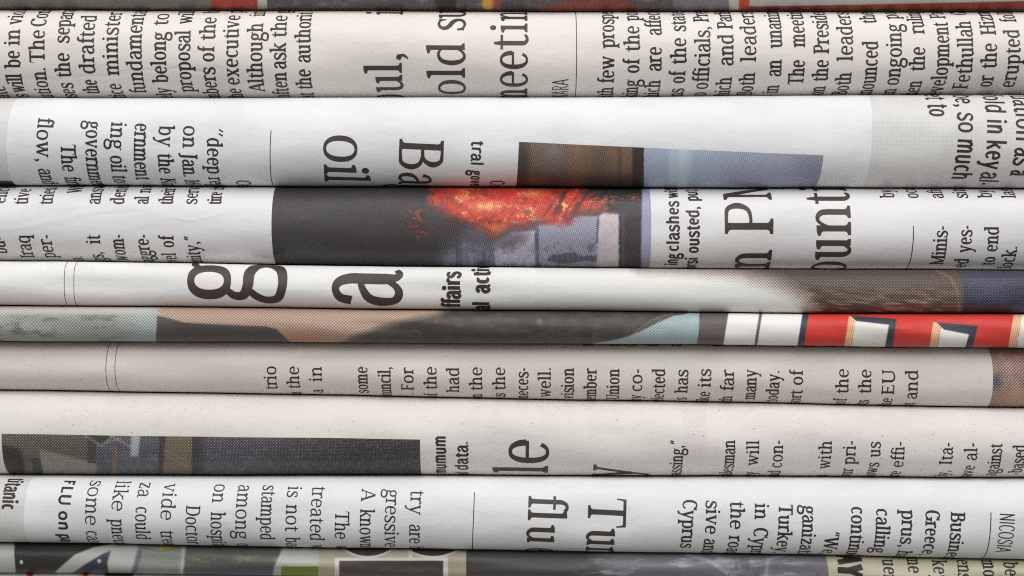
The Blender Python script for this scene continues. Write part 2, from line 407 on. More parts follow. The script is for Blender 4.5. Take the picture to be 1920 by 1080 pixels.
        if c in 'PRBD':
            st(30, 0, H, K, b=(12, 12 if c in 'PR' else 2), t=(12, 2))
            if c == 'D': br([(30, H-t/2, t), (56, H-t/2, t*1.05), (92, H-14, T*.8), (112, H*.5, K), (92, 14, T*.8), (56, t/2, t*1.05), (30, t/2, t)]); return 128
            m = H*.47 if c != 'B' else H*.53; r = 84 if c == 'B' else 88
            br([(30, H-t/2, t), (54, H-t/2, t*1.05), (r-10, H-9, T*.75), (r, (H+m)/2, K), (r-11, m+8, T*.75), (54, m, t*1.05), (30, m, t)])
            if c == 'B': br([(30, m, t), (58, m, t*1.05), (84, m-10, T*.8), (94, m/2, K), (82, 9, T*.8), (56, t/2, t*1.05), (30, t/2, t)]); return 108
            if c == 'R': bar(56, m, 98, 3, T*1.02); bar(88, 4, 116, 4, t) if sf else None; return 112
            return 102
        if c == 'C': ar(64, H/2, 56, H/2+3, 38, 322, 1.15, .8, wt=(K, t)); (bar(108, H-34, 108, H+1, t*.9) if sf else None); return 114
        if c == 'G':
            ar(64, H/2, 56, H/2+3, 40, 318, 1.15, .9, wt=(K, t)); st(108, 6, 62, T, b=None, t=(14, 12)); (bar(108, H-34, 108, H+1, t*.9) if sf else bar(70, 60, 112, 60, t)); return 128
        if c == 'S':
            br([(82, H-30, t), (76, H-12, t*1.1), (52, H-3, t*1.15), (26, H-14, T*.8), (20, H-36, K*.95), (34, H*.56, K), (64, H*.44, K*1.05), (84, H*.27, K), (80, 14, T*.8), (54, 3, t*1.2), (30, 6, t*1.1), (14, 24, t)])
            if sf: bar(82, H-38, 82, H+1, t*.85); bar(13, 0, 13, 36, t*.85)
            return 98
        if c == 'U':
            st(28, 50, H, K, b=None, t=(12, 12)); st(104, 50, H, t*1.15, b=None, t=(13, 13))
            br([(28, 52, K), (29, 28, K), (42, 7, T*.85), (68, 2, t*1.3), (92, 12, t*1.1), (103, 30, t*1.15), (104, 52, t*1.15)]); return 128
        if c in 'HK':
            st(30, 0, H, K, b=(12, 12), t=(12, 12))
            if c == 'H': st(108, 0, H, K, t=(12, 12)); bar(30, H*.51, 108, H*.51, t*1.05); return 138
            bar(34, H*.44, 96, H-5, t*1.1); bar(54, H*.58, 110, 4, K)
            if sf: bar(78, H-t/2, 116, H-t/2, t); bar(90, t/2, 128, t/2, t)
            return 124
        if c in 'NM':
            if c == 'N': st(26, 0, H, t*1.15, t=(12, 0), b=(12, 12)); st(108, 0, H, t*1.15, b=None, t=(12, 12)); bar(22, H-3, 108, 2, K); return 132
            st(26, 0, H, t*1.2, t=(12, 0), b=(12, 12)); st(134, 0, H, K, t=(0, 12), b=(12, 12)); bar(26, H-3, 80, 6, K*.95); bar(134, H-3, 80, 6, t*1.1); return 162
        if c == 'A':
            bar(12, 2, 58, H, t*1.15); bar(108, 2, 60, H, K); bar(30, H*.34, 92, H*.34, t)
            if sf: bar(-2, t/2, 30, t/2, t); bar(86, t/2, 124, t/2, t)
            return 120
        if c in 'VWY':
            if c == 'V': bar(20, H-2, 60, 0, K); bar(102, H-2, 60, 0, t*1.1); w = 122; q = (20, 102)
            elif c == 'Y': bar(20, H-2, 60, H*.45, K); bar(102, H-2, 60, H*.45, t*1.1); st(60, 0, H*.46, K, b=(13, 13)); w = 120; q = (20, 102)
            else: bar(20, H-2, 52, 0, K); bar(86, H-2, 52, 0, t*1.1); bar(84, H-2, 118, 0, K); bar(154, H-2, 118, 0, t*1.1); w = 172; q = (20, 86, 154)
            if sf:
                for x in q: bar(x-17, H-t/2, x+18, H-t/2, t)
            return w
        if c == 'J': st(40, 6, H, K, b=None, t=(12, 12)); br([(40, 10, K), (38, -14, K*.9), (22, -28, t*1.2), (6, -24, t*1.5)]); return 68
        if c == '.': self.dot(20, 10, 10.5); return 40
        if c == ',': self.dot(20, 10, 10.5); br([(27, 8, t), (27, -8, t*1.1), (14, -24, t*.6)]); return 42
        if c in '”“"': bar(30, 138, 16, 100, t*1.1); bar(54, 138, 40, 100, t*1.1); return 64
        if c == '’': self.dot(20, 128, 10); br([(27, 126, t), (27, 112, t*1.1), (14, 98, t*.6)]); return 40
        if c == '-': bar(8, 44, 44, 44, t*1.35); return 52
        if c == '1': st(34, 0, H, K, b=(14, 14)); bar(14, H-18, 34, H-6, t*1.3); return 66
        if c == '6': ar(44, 40, 38, 42, 0, 360); br([(72, H-6, t), (40, H-14, T*.7), (14, 80, T), (9, 45, T)]); return 88
        ar(40, 50, 34, 52, 0, 360); return 80

# ---------------------------------------------------------------- mesh helpers
def make(name, V, F, m, parent=None, uv=None, col=None, smooth=True):
    V = np.asarray(V, np.float32).reshape(-1, 3)*MM; F = np.asarray(F, np.int32).reshape(-1, 4)
    me = bpy.data.meshes.new(name); me.vertices.add(len(V)); me.vertices.foreach_set('co', V.ravel())
    me.loops.add(F.size); me.loops.foreach_set('vertex_index', F.ravel())
    me.polygons.add(len(F)); me.polygons.foreach_set('loop_start', np.arange(len(F), dtype=np.int32)*4)
    me.polygons.foreach_set('loop_total', np.full(len(F), 4, np.int32))
    me.update(calc_edges=True)
    if uv is not None:
        l = me.uv_layers.new(name='sheet'); l.data.foreach_set('uv', np.asarray(uv, np.float32)[F.ravel()].ravel())
    if col is not None:
        a = me.color_attributes.new('print', 'FLOAT_COLOR', 'POINT')
        a.data.foreach_set('color', np.concatenate([col, np.ones((len(col), 1))], 1).astype(np.float32).ravel())
    if smooth: me.shade_smooth()
    me.materials.append(m); o = bpy.data.objects.new(name, me); sc.collection.objects.link(o)
    if parent: o.parent = parent
    return o
def grid_faces(nr, nc, flip=False):
    i = np.arange(nr-1)[:, None]*nc+np.arange(nc-1)[None]
    f = np.stack([i, i+1, i+nc+1, i+nc], -1).reshape(-1, 4)
    return f[:, ::-1] if flip else f

XW = 118.; DEEP = 70.
def paper(i, label, m, m_in):
    fo = FO[i]
    o = bpy.data.objects.new('newspaper', None); sc.collection.objects.link(o)
    o.empty_display_size = .01
    o['label'] = label; o['category'] = 'newspaper'; o['group'] = 'folded newspapers stacked with their folds to the front'
    x = np.linspace(-XW, XW, 237)
    a = np.concatenate([np.linspace(-fo.Lq-DEEP, -fo.Lq-2, 6), np.linspace(-fo.Lq, fo.Lq, 97), np.linspace(fo.Lq+2, fo.Lq+DEEP, 6)])
    X, A = np.meshgrid(x, a, indexing='ij')
    Vo = fo.P(X, A).reshape(-1, 3); Vi = fo.P(X, A, -.07).reshape(-1, 3)
    n = len(a); nx = len(x); F = grid_faces(nx, n); nv = len(Vo)
    Fi = grid_faces(nx, n, True)+nv; rim = []
    for r in (0, nx-1):
        for c in range(n-1): q = r*n+c; rim.append([q, q+1, q+1+nv, q+nv] if r == 0 else [q+1, q, q+nv, q+1+nv])
    for c in (0, n-1):
        for r in range(nx-1): q = r*n+c; rim.append([q+n, q, q+nv, q+n+nv] if c == 0 else [q, q+n, q+n+nv, q+nv])
    uv = np.stack([X, A], -1).reshape(-1, 2)
    make('outer_page', np.concatenate([Vo, Vi]), np.concatenate([F, Fi, rim]), m, o, np.concatenate([uv, uv]))
    # the folded pages inside, each a nested fold
    nin = max(3, int(fo.hm/.75))
    for q in range(nin):
        d = (q+1)*(fo.hm*.92/(nin+.3)); k = 1-d/fo.hm
        xs = np.linspace(-XW+.4, XW-.4, 25); t = np.linspace(-1, 1, 25)
        aa = np.concatenate([[-fo.Lq-DEEP+1+q*.7], t*fo.Lq, [fo.Lq+DEEP-1-q*.7]])
        X2, A2 = np.meshgrid(xs, aa, indexing='ij'); p = fo.P(X2, A2)
        zc = (edge_z(i, X2)+edge_z(i+1, X2))/2
        p[..., 2] = zc+(p[..., 2]-zc)*k
        f0 = fo.f; p[..., 1] = p[..., 1]+d*fo.b
        make('inner_page', p.reshape(-1, 3), grid_faces(25, 27), m_in, o, np.stack([X2, A2], -1).reshape(-1, 2))
    return o

LIFT = .016
def refine(L, R, smax, to):
    """strip between two rows of points -> fine grid, so that it can lie on the curved sheet"""
    w = np.max(np.hypot(*(R-L).T)*to); nc = max(1, int(math.ceil(w/smax)))
    d = np.hypot(*np.diff((L+R)/2, axis=0).T)*to; pl, pr = [L[0]], [R[0]]
    for k in range(len(d)):
        m_ = max(1, int(math.ceil(d[k]/smax)))
        for j in range(1, m_+1): f = j/m_; pl.append(L[k]*(1-f)+L[k+1]*f); pr.append(R[k]*(1-f)+R[k+1]*f)
    pl, pr = np.array(pl), np.array(pr); t = np.linspace(0, 1, nc+1)[None, :, None]
    return pl[:, None]*(1-t)+pr[:, None]*t
class Ink:
    """collects letters laid on one fold and links them as one mesh"""
    def __init__(s, i): s.fo = FO[i]; s.V = []; s.F = []; s.U = []; s.n = 0
    def strip(s, G, x0, a0, du, dv, k=0):
        """G: grid (r, c, 2) of letter coordinates in mm; placed at x0, a0 along du, up dv"""
        X = x0+G[..., 0]*du[0]+G[..., 1]*dv[0]; A = a0+G[..., 0]*du[1]+G[..., 1]*dv[1]
        r, c = X.shape; s.V.append(s.fo.P(X, A, LIFT+.003*k).reshape(-1, 3)); s.U.append(np.stack([X, A], -1).reshape(-1, 2))
        flip = (G[-1, 0, 0]-G[0, 0, 0])*0 != 0
        s.F.append(grid_faces(r, c)+s.n); s.n += r*c
    def word(s, G, txt, size, up, x0, a0, hs_scale=1.):
        t = s.fo.tilt; du, dv = ((t, -1), (-1, -t)) if up else ((-t, 1), (1, t))
        u = 0; q = size/100.
        smax = min(.42, s.fo.hm*.09)
        for ch in txt:
            adv, st = G(ch)
            if abs(a0+du[1]*(u+.5*adv)*q) < s.fo.Lq*1.25:
                for k, (L, R) in enumerate(st):
                    s.strip(refine(L, R, smax, q)*q, x0+du[0]*u*q, a0+du[1]*u*q, du, dv, k)
            u += adv
        return u*q
    def build(s, name, m, parent):
        if not s.V: return
        V = np.concatenate(s.V); F = np.concatenate(s.F); U = np.concatenate(s.U)
        # turn every face towards the lens
        a = V[F[:, 1]]-V[F[:, 0]]; b = V[F[:, 2]]-V[F[:, 0]]; n = np.cross(a, b); c = V[F].mean(1)-np.array([0, -D, 0])
        bad = (n*c).sum(1) > 0; F[bad] = F[bad][:, ::-1]
        return make(name, V, F, m, parent, U)
_g = {}
def face(kind, hs):
    hs = round(hs, 2); key = (kind, hs)
    if key not in _g:
        T, t, sf = {'head': (17, 9, True), 'body': (21, 13, True), 'bodylight': (17.5, 10.5, True), 'bold': (25, 20, False), 'sans': (18.5, 16.5, False), 'thin': (9, 9, False), 'heavy': (31, 24, False), 'giant': (17, 10.5, True)}[kind]
        _g[key] = Glyphs(sf, T, t, hs, 4 if 'body' in kind else 6)
    return _g[key]
def advance(kind, hs, txt): return sum(face(kind, hs)(c)[0] for c in txt)
def ink_extent(kind, hs, txt):
    """distance from pen start to first ink and from last ink to the pen's end"""
    g = face(kind, hs); a = min(min(L[:, 0].min(), R[:, 0].min()) for L, R in g(txt[0])[1])
    adv, st = g(txt[-1]); b = adv-max(max(L[:, 0].max(), R[:, 0].max()) for L, R in st); return a, b
def line(i, name, parent, m, region, kind, size, up, bx, words, hs=.82, label=None):
    """one line of type; bx and the ends of the words were read off an enlarged part of the photograph (region x, y, factor)"""
    rx, ry, rf = region; I = Ink(i); fo = FO[i]; size_mm = size*K
    X = rx+bx/rf
    for w in words:
        txt, y0, y1 = w[:3]; h = w[3] if len(w) > 3 else hs
        ya = None if y0 is None else fo.find(X, ry+y0/rf)[1]
        yb = None if y1 is None else fo.find(X, ry+y1/rf)[1]
        ym = fo.find(X, sum(np.interp(X, XS, EDGE[i+k]) for k in (0, 1))/2)
        if ya is not None and yb is not None and len(w) < 4:
            want = abs(yb-ya)/size_mm*100
            lo, hi = .3, 2.
            for _ in range(14):
                md = (lo+hi)/2; e = ink_extent(kind, round(md, 2), txt)
                if advance(kind, round(md, 2), txt)-e[0]-e[1] < want: lo = md
                else: hi = md
            h = (lo+hi)/2
        h = round(h, 2); e = ink_extent(kind, h, txt); sg = -1 if up else 1
        if ya is not None: a0 = ya-sg*e[0]*size_mm/100
        else: a0 = yb-sg*(advance(kind, h, txt)-e[1])*size_mm/100
        x0 = ym[0]-fo.tilt*(a0-ym[1]) if 1 else ym[0]
        I.word(face(kind, h), txt, size_mm, up, x0, a0)
    o = I.build(name, m, parent)
    if o and label: o['label'] = label
    return o
def rule(i, parent, m, px, y0, y1, w=1.3, hook=None):
    """thin printed line across the fold"""
    fo = FO[i]; x, a = fo.find(px, (y0+y1)/2); a0 = fo.find(px, y0)[1]; a1 = fo.find(px, y1)[1]
    if y1 > 3000: a1 = fo.Lq*1.1
    n = 40; aa = np.linspace(a0, a1, n); X = x-fo.tilt*(aa-a); W = w*K/2
    G = np.stack([np.stack([X-W, X+W], 1), np.stack([aa, aa], 1)], -1)
    V = fo.P(G[..., 0], G[..., 1], LIFT); F = grid_faces(n, 2)[:, ::-1]
    return make('printed_rule', V.reshape(-1, 3), F, m, parent, G.reshape(-1, 2))
def picture(i, parent, m, name, xl, xr, a0, a1, fn, label, step=.1, tilt=None, lift=.008, sat=1.):
    """printed picture lying on the fold; fn gives its printed colours"""
    fo = FO[i]; t = fo.tilt if tilt is None else tilt
    nx = int((xr-xl)/step)+1; na = max(8, int((a1-a0)/step)+1)
    u, v = np.meshgrid(np.linspace(xl, xr, nx), np.linspace(a0, a1, na), indexing='ij')
    xm, am = xl, a0
    X = u-t*(v-am); A = v+t*(u-xm); A = np.clip(A, -fo.Lq*1.15, fo.Lq*1.15)
    V = fo.P(X, A, lift); qx, qy = fo.px(fo.P(X, A))
    c = np.clip(fn(qx, qy), 8, 250); g = c.mean(-1, keepdims=True); c = srgb(g+(c-g)*sat).reshape(-1, 3)
    o = make(name, V.reshape(-1, 3), grid_faces(nx, na), m, parent, np.stack([X, A], -1).reshape(-1, 2), c)
    o['label'] = label; return o

# ---------------------------------------------------------------- printed pictures: their colours
def hashn(ix, iy, s): return np.modf(np.abs(np.sin(ix*127.1+iy*311.7+s*74.7)*43758.5453))[0]
def vn(x, y, s=0):
    ix, iy = np.floor(x), np.floor(y); fx, fy = x-ix, y-iy; fx = fx*fx*(3-2*fx); fy = fy*fy*(3-2*fy)
    return (hashn(ix, iy, s)*(1-fx)+hashn(ix+1, iy, s)*fx)*(1-fy)+(hashn(ix, iy+1, s)*(1-fx)+hashn(ix+1, iy+1, s)*fx)*fy
def fbm(x, y, s=0, o=4):
    r = 0; a = .5; t = 0
    for k in range(o): r = r+a*vn(x, y, s+k); t += a; a *= .55; x = x*2.03+7; y = y*2.03+3
    return r/t
def C(x, c): return np.ones(x.shape+(3,))*np.array(c, float)
def mx(c, d, f): f = np.clip(f, 0, 1)[..., None]; return c*(1-f)+np.array(d, float)*f
def mxx(c, d, f): f = np.clip(f, 0, 1)[..., None]; return c*(1-f)+d*f
def inside(x, y, pts, soft=1.5):
    """1 inside the outline, falling to 0 over soft pixels outside"""
    p = np.array(pts, float); n = len(p); c = np.zeros(x.shape, bool); d = np.full(x.shape, 1e9)
    for k in range(n):
        (x0, y0), (x1, y1) = p[k], p[(k+1) % n]
        if y0 != y1: c ^= ((y0 > y) != (y1 > y)) & (x < (x1-x0)*(y-y0)/(y1-y0)+x0)
        L = max(1e-9, (x1-x0)**2+(y1-y0)**2); t = np.clip(((x-x0)*(x1-x0)+(y-y0)*(y1-y0))/L, 0, 1)
        d = np.minimum(d, np.hypot(x-x0-t*(x1-x0), y-y0-t*(y1-y0)))
    return np.clip(.5+np.where(c, d, -d)/soft, 0, 1)
def band(x, a, b, s=2.): return np.clip((x-a)/s+.5, 0, 1)*np.clip((b-x)/s+.5, 0, 1)
def spot(x, y, cx, cy, rx, ry, s=.4): return np.clip((1-np.hypot((x-cx)/rx, (y-cy)/ry))/s, 0, 1)
def seg(x, y, pts, w, soft=1.5):
    d = np.full(x.shape, 1e9)
    for (x0, y0), (x1, y1) in zip(pts[:-1], pts[1:]):
        L = max(1e-9, (x1-x0)**2+(y1-y0)**2); t = np.clip(((x-x0)*(x1-x0)+(y-y0)*(y1-y0))/L, 0, 1)
        d = np.minimum(d, np.hypot(x-x0-t*(x1-x0), y-y0-t*(y1-y0)))
    return np.clip((w/2-d)/soft+.5, 0, 1)

def pic_fire(x, y):
    m_ = fbm(x/4, y/3, 51, 3); n1, n2, n3 = fbm(x/26, y/18, 1), fbm(x/9, y/7, 5), fbm(x/60, y/40, 9)
    c = C(x, (50, 48, 49)); c = c*(.82+.4*n1)[..., None]
    c = mx(c, (66, 80, 98), spot(x, y, 555, 462, 62, 34, .8)*.75*(.5+n2))
    c = mx(c, (72, 62, 60), (n2-.45)*1.2)
    wx = (n1-.5)*26; wy = (n2-.5)*16
    X, Y = x+wx, y+wy
    # the house front and what stands before it
    c = mx(c, (116, 112, 128), inside(X, Y, [(830, 465), (880, 430), (935, 425), (1205, 395), (1205, 520), (815, 520)], 30))
    c = mx(c, (70, 68, 88), band(x, 855, 865, 4)*band(y, 450, 520)*.7)
    c = mx(c, (186, 182, 196), inside(x+(n2-.5)*5, y, [(926, 452), (960, 436), (1003, 432), (1005, 520), (930, 520)], 5)*(.65+.5*n2))
    c = mx(c, (162, 162, 178), inside(x, y+(n2-.5)*4, [(1008, 424), (1055, 408), (1122, 405), (1120, 520), (1008, 520)], 6)*.9)
    c = mx(c, (96, 92, 112), inside(x, y, [(1003, 440), (1010, 428), (1012, 520), (1004, 520)], 3)*.8)
    c = mx(c, (70, 64, 76), inside(X*.4+x*.6, Y*.4+y*.6, [(1022, 487), (1040, 476), (1078, 473), (1085, 480), (1122, 478), (1124, 494), (1100, 488), (1050, 494)], 4)*.85)
    c = mx(c, (90, 84, 98), spot(x, y, 1108, 460, 14, 18, .5)*.5*(n2 > .45))
    c = mx(c, (62, 58, 64), inside(x, y, [(1158, 372), (1222, 372), (1215, 520), (1160, 520)], 4))
    c = mx(c, (204, 194, 198), inside(x+(n2-.5)*4+(m_-.5)*2, y, [(1124, 404), (1134, 399), (1161, 402), (1160, 520), (1118, 520), (1121, 440)], 5)*(.8+.3*n2))
    c = mx(c, (60, 66, 92), seg(x, y, [(1121, 410), (1119, 455)], 3)*.6)
    c = mx(c, (96, 98, 128), band(x, 1166, 1171, 3)*(y > 400)*.5)
    ribs = .5+.5*np.sin(x*.62+n2*3); c = mx(c, (150, 148, 164), ribs*band(x, 836, 1122, 20)*np.clip((y-440)/40, 0, 1)*.3)
    c = mx(c, (200, 198, 208), np.clip((fbm(x/5, y/9, 61, 3)-.5)*3, 0, 1)*band(x, 840, 1000, 30)*band(y, 452, 520, 20)*.35)
    c = mx(c, (84, 78, 92), np.clip((fbm(x/5, y/8, 63, 3)-.55)*4, 0, 1)*band(x, 940, 1115, 20)*band(y, 455, 520, 16)*.35)
    # smoke in front of the house
    c = mx(c, (84, 78, 84), inside(X, Y, [(800, 400), (860, 420), (900, 440), (950, 432), (990, 440), (960, 470), (870, 450), (800, 460)], 18)*.6)
    c = mx(c, (58, 54, 58), inside(X, Y, [(500, 330), (790, 330), (800, 400), (860, 430), (840, 470), (815, 520), (500, 520)], 40)*.6)
    # flames
    st = fbm((x*.55-y*.9)/34+n1*1.2, (x*.9+y*.55)/7, 21)
    F = inside(X+(n3-.5)*18+(m_-.5)*16, Y+(st-.5)*16+(m_-.5)*8, [(800, 330), (806, 372), (822, 392), (850, 408), (886, 417), (905, 432), (925, 442), (950, 432), (962, 425), (990, 421), (1008, 416), (1040, 418), (1060, 420), (1078, 404), (1112, 396), (1140, 394), (1122, 380), (1100, 370), (1096, 330)], 22)
    F = F*np.clip(1-.65*spot(x, y, 1080, 380, 60, 30, .9)*(st < .5)-.35*(x < 840)*(n2 < .45), 0, 1)
    hot = np.clip((fbm((x-y*.5)/24, (y+x*.12)/13, 31)-.40)*2.1+(st-.5)*1.6*np.clip((x-940)/120, .15, 1)+(n2-.5)*1.2+(m_-.5)*1.1, 0, 1)
    R = mx(C(x, (196, 50, 40)), (222, 92, 58), hot*1.1); R = mx(R, (242, 176, 112), (hot-.6)*2.4)
    R = mx(R, (110, 38, 36), np.clip((.47-st)*5, 0, .9)*np.clip((x-940)/110, .12, 1)); R = mx(R, (130, 44, 38), np.clip((.42-n1)*4, 0, .7)); R = mx(R, (140, 60, 50), np.clip((.40-m_)*4, 0, .6))
    R = mx(R, (250, 206, 140), spot(x, y, 912, 387, 40, 15, .95)*.9*(.3+n2)); R = mx(R, (246, 190, 110), spot(x, y, 1000, 362, 40, 12, .95)*.7*(.3+m_)); R = mx(R, (240, 160, 92), spot(x, y, 935, 430, 26, 14, .95)*.7); R = mx(R, (238, 170, 96), spot(x, y, 868, 372, 22, 10, .8)*.45)
    c = mxx(c, R, F)
    em = np.clip((fbm(x/8, y/5, 41, 4)-.55)*9, 0, 1)*(spot(x, y, 775, 400, 34, 18, .8)+spot(x, y, 782, 434, 34, 38, .8))
    c = mx(c, (186, 60, 42), em*.75)
    em = np.clip((fbm(x/7+y/9, y/3, 43, 4)-.58)*9, 0, 1)*(spot(x, y, 1130, 375, 45, 22, .6)+spot(x, y, 1190, 372, 25, 14, .6))
    c = mx(c, (216, 90, 62), em*.8)
    c = mx(c, (158, 158, 182), inside(x, y, [(1204, 340), (1226, 340), (1224, 520), (1201, 520)], 4))
    return c
def pic_market(x, y):
    n, m_ = fbm(x/15, y/30, 3), fbm(x/5, y/14, 8)
    c = C(x, (112, 90, 72)); c = mx(c, (162, 118, 76), (np.sin(x/13.)*.5+.5)*np.clip((x-1030)/40, 0, 1)*.45+(m_-.5)*.5)
    c = mx(c, (136, 132, 140), spot(x, y, 1035, 285, 42, 46, .9)*.7*(n+.3))
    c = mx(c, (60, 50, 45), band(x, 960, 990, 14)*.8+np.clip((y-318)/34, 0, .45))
    c = mx(c, (52, 44, 42), band(x, 1186, 1207, 5)*.9+band(x, 1158, 1166, 6)*.35)
    d = C(x, (166, 180, 204)); d = mx(d, (196, 220, 226), spot(x, y, 1278, 310, 24, 200, .95)*.8); d = mx(d, (206, 200, 206), band(x, 1255, 1263, 4)*.6)
    d = mx(d, (162, 168, 190), np.clip((x-1300)/90, 0, 1)); d = mx(d, (186, 186, 214), spot(x, y, 1475, 310, 22, 30, .9)*.4)
    d = mx(d, (136, 138, 158), np.clip((x-1440)/130, 0, .6)+n*.2)
    return mxx(c, d, (x > 1207.5)*1.)
def pic_portrait(x, y):
    n, m_ = fbm(x/30, y/12, 2), fbm(x/8, y/6, 6)
    c = C(x, (224, 224, 219))
    hair = inside(x+(n-.5)*22, y+(m_-.5)*4, [(1180, 480), (1200, 500), (1290, 504), (1385, 513), (1440, 527), (1486, 545), (1515, 562), (1535, 605), (1960, 620), (1960, 480)], 46)
    H = C(x, (100, 82, 70)); st = fbm((x*.9+y*2.2)/26, (y*1.2-x*.12)/4.5, 12)
    H = mx(H, (196, 184, 168), np.clip((st-.52)*3.2, 0, .6)*np.clip((y-530)/40, 0, 1)*band(x, 1450, 1800, 120))
    H = mx(H, (82, 66, 56), np.clip((.47-st)*3.4, 0, .75)); H = mx(H, (70, 56, 48), np.clip((540-y)/26, 0, .8))
    H = mx(H, (178, 158, 142), spot(x, y, 1662, 570, 22, 16, .95)*.5+spot(x, y, 1735, 566, 22, 14, .95)*.4)
    H = mx(H, (182, 150, 118), seg(x, y, [(1755, 508), (1782, 520), (1795, 545), (1800, 585)], 5, 5)*.35)
    c = mxx(c, H, hair); c = mx(c, (150, 142, 136), band(x, 1100, 1300, 60)*np.clip((512-y)/10, 0, 1)*.5)
    nv = C(x, (58, 58, 78)); nv = mx(nv, (90, 92, 122), spot(x, y, 1850, 548, 60, 30, .9)*.6*(m_+.3))
    return mxx(c, nv, inside(x, y, [(1790, 480), (1802, 520), (1808, 560), (1800, 620), (3000, 620), (3000, 480)], 6))
def pic_magazine(x, y):
    n, m_ = fbm(x/20, y/10, 4), fbm(x/60, y/14, 7)
    c = C(x, (150, 153, 147)); c = mx(c, (100, 101, 99), np.clip((fbm(x/34, y/16, 14)-.52)*4, 0, .7)*(y > 590))
    c = mx(c, (158, 166, 166), np.clip((x-222)/60, 0, .8)); c = mx(c, (196, 186, 178), np.clip((592-y)/12, 0, .7)*band(x, -50, 300, 100))
    tan = inside(x, y+(n-.5)*3, [(297, 560), (880, 560), (820, 590), (760, 600), (705, 616), (660, 632), (620, 660), (300, 660)], 14)
    T = C(x, (168, 143, 127)); T = mx(T, (200, 116, 90), spot(x, y, 560, 640, 60, 22, .9)*.85); T = mx(T, (168, 140, 128), (n-.4)*1.2)
    dk = C(x, (66, 61, 60)); dk = mx(dk, (100, 86, 78), (n-.45)*1.8+spot(x, y, 1010, 605, 70, 30, .9)*.3); dk = mx(dk, (50, 48, 49), (m_-.5)*1.5)
    dk = mx(dk, (176, 140, 116), spot(x, y, 1012, 603, 9, 9, .9)*.5)
    c = mxx(c, dk, (x > 560)*1.); c = mxx(c, T, tan*(x < 900))
    c = mx(c, (76, 70, 68), inside(x, y, [(295, 592), (318, 597), (346, 605), (420, 609), (500, 612), (518, 617), (532, 630), (548, 645), (560, 670), (290, 670)], 3))
    tl = inside(x, y, [(1312, 575), (1285, 588), (1262, 592), (1234, 604), (1205, 618), (1180, 630), (1148, 638), (1110, 644), (1090, 672), (1310, 672)], 4)
    c = mx(c, (160, 177, 179), tl*(.9+.1*n)); c = mx(c, (84, 80, 80), seg(x, y, [(1300, 580), (1262, 590), (1228, 606), (1196, 622)], 3.4)*.8)
    c = mx(c, (226, 216, 200), seg(x, y, [(1262, 587), (1222, 600), (1192, 622)], 1.5)*.3)
    lean = (y-617)*.16
    c = mx(c, (94, 87, 84), band(x+lean, 1311, 1361, 2)); w = (238, 236, 233)
    c = mx(c, w, band(x+lean, 1361, 1502, 2)); c = mx(c, (92, 88, 88), band(x+lean, 1419, 1424.5, 2))
    c = mx(c, (56, 57, 74), band(x+lean, 1500, 1512, 2)); c = mx(c, (206, 58, 50), (x+lean > 1512)*1.); c = mx(c, (186, 56, 52), (x+lean > 1512)*np.clip((n-.5)*2, 0, .6))
    def hatch(a, b_):
        k = band(x+lean, a, b_, 2); s_ = .5+.5*np.sin((x*1.0+y*.2)*1.6)
        return k, mx(C(x, (238, 214, 170)), (214, 120, 96), s_*.8)
    for hx, poly in ((1588, [(1595, 592), (1681, 598), (1680, 606), (1672, 662), (1657, 662), (1667, 609), (1606, 602)]),
                     (1748, [(1756, 604), (1833, 611), (1830, 626), (1820, 664), (1806, 664), (1817, 627), (1770, 618)])):
        k, hc = hatch(hx, hx+15); k = k*(y > (593 if hx < 1700 else 604)); c = mxx(c, hc, k)
        q = poly; c = mx(c, (228, 228, 220), inside(x, y, [(hx+16, q[-1][1]-4), (q[-2][0]+2, q[-2][1]-2), (q[4][0], 664), (hx+8, 664)], 2))
        c = mx(c, (56, 57, 72), inside(x, y, poly, 2))
    k, hc = hatch(1896, 1912); c = mxx(c, hc, k); c = mx(c, (232, 232, 222), (x+lean > 1912)*(x+lean < 1960)*1.)
    return c
def pic_brown(x, y):
    n = fbm(x/14, y/18, 5); c = C(x, (176, 146, 128)); c = mx(c, (128, 104, 98), n*.8); c = mx(c, (72, 74, 110), spot(x, y, 1868, 715, 16, 22, .9)*.8)
    return mx(c, (190, 160, 130), spot(x, y, 1905, 745, 40, 30, .9)*.7)
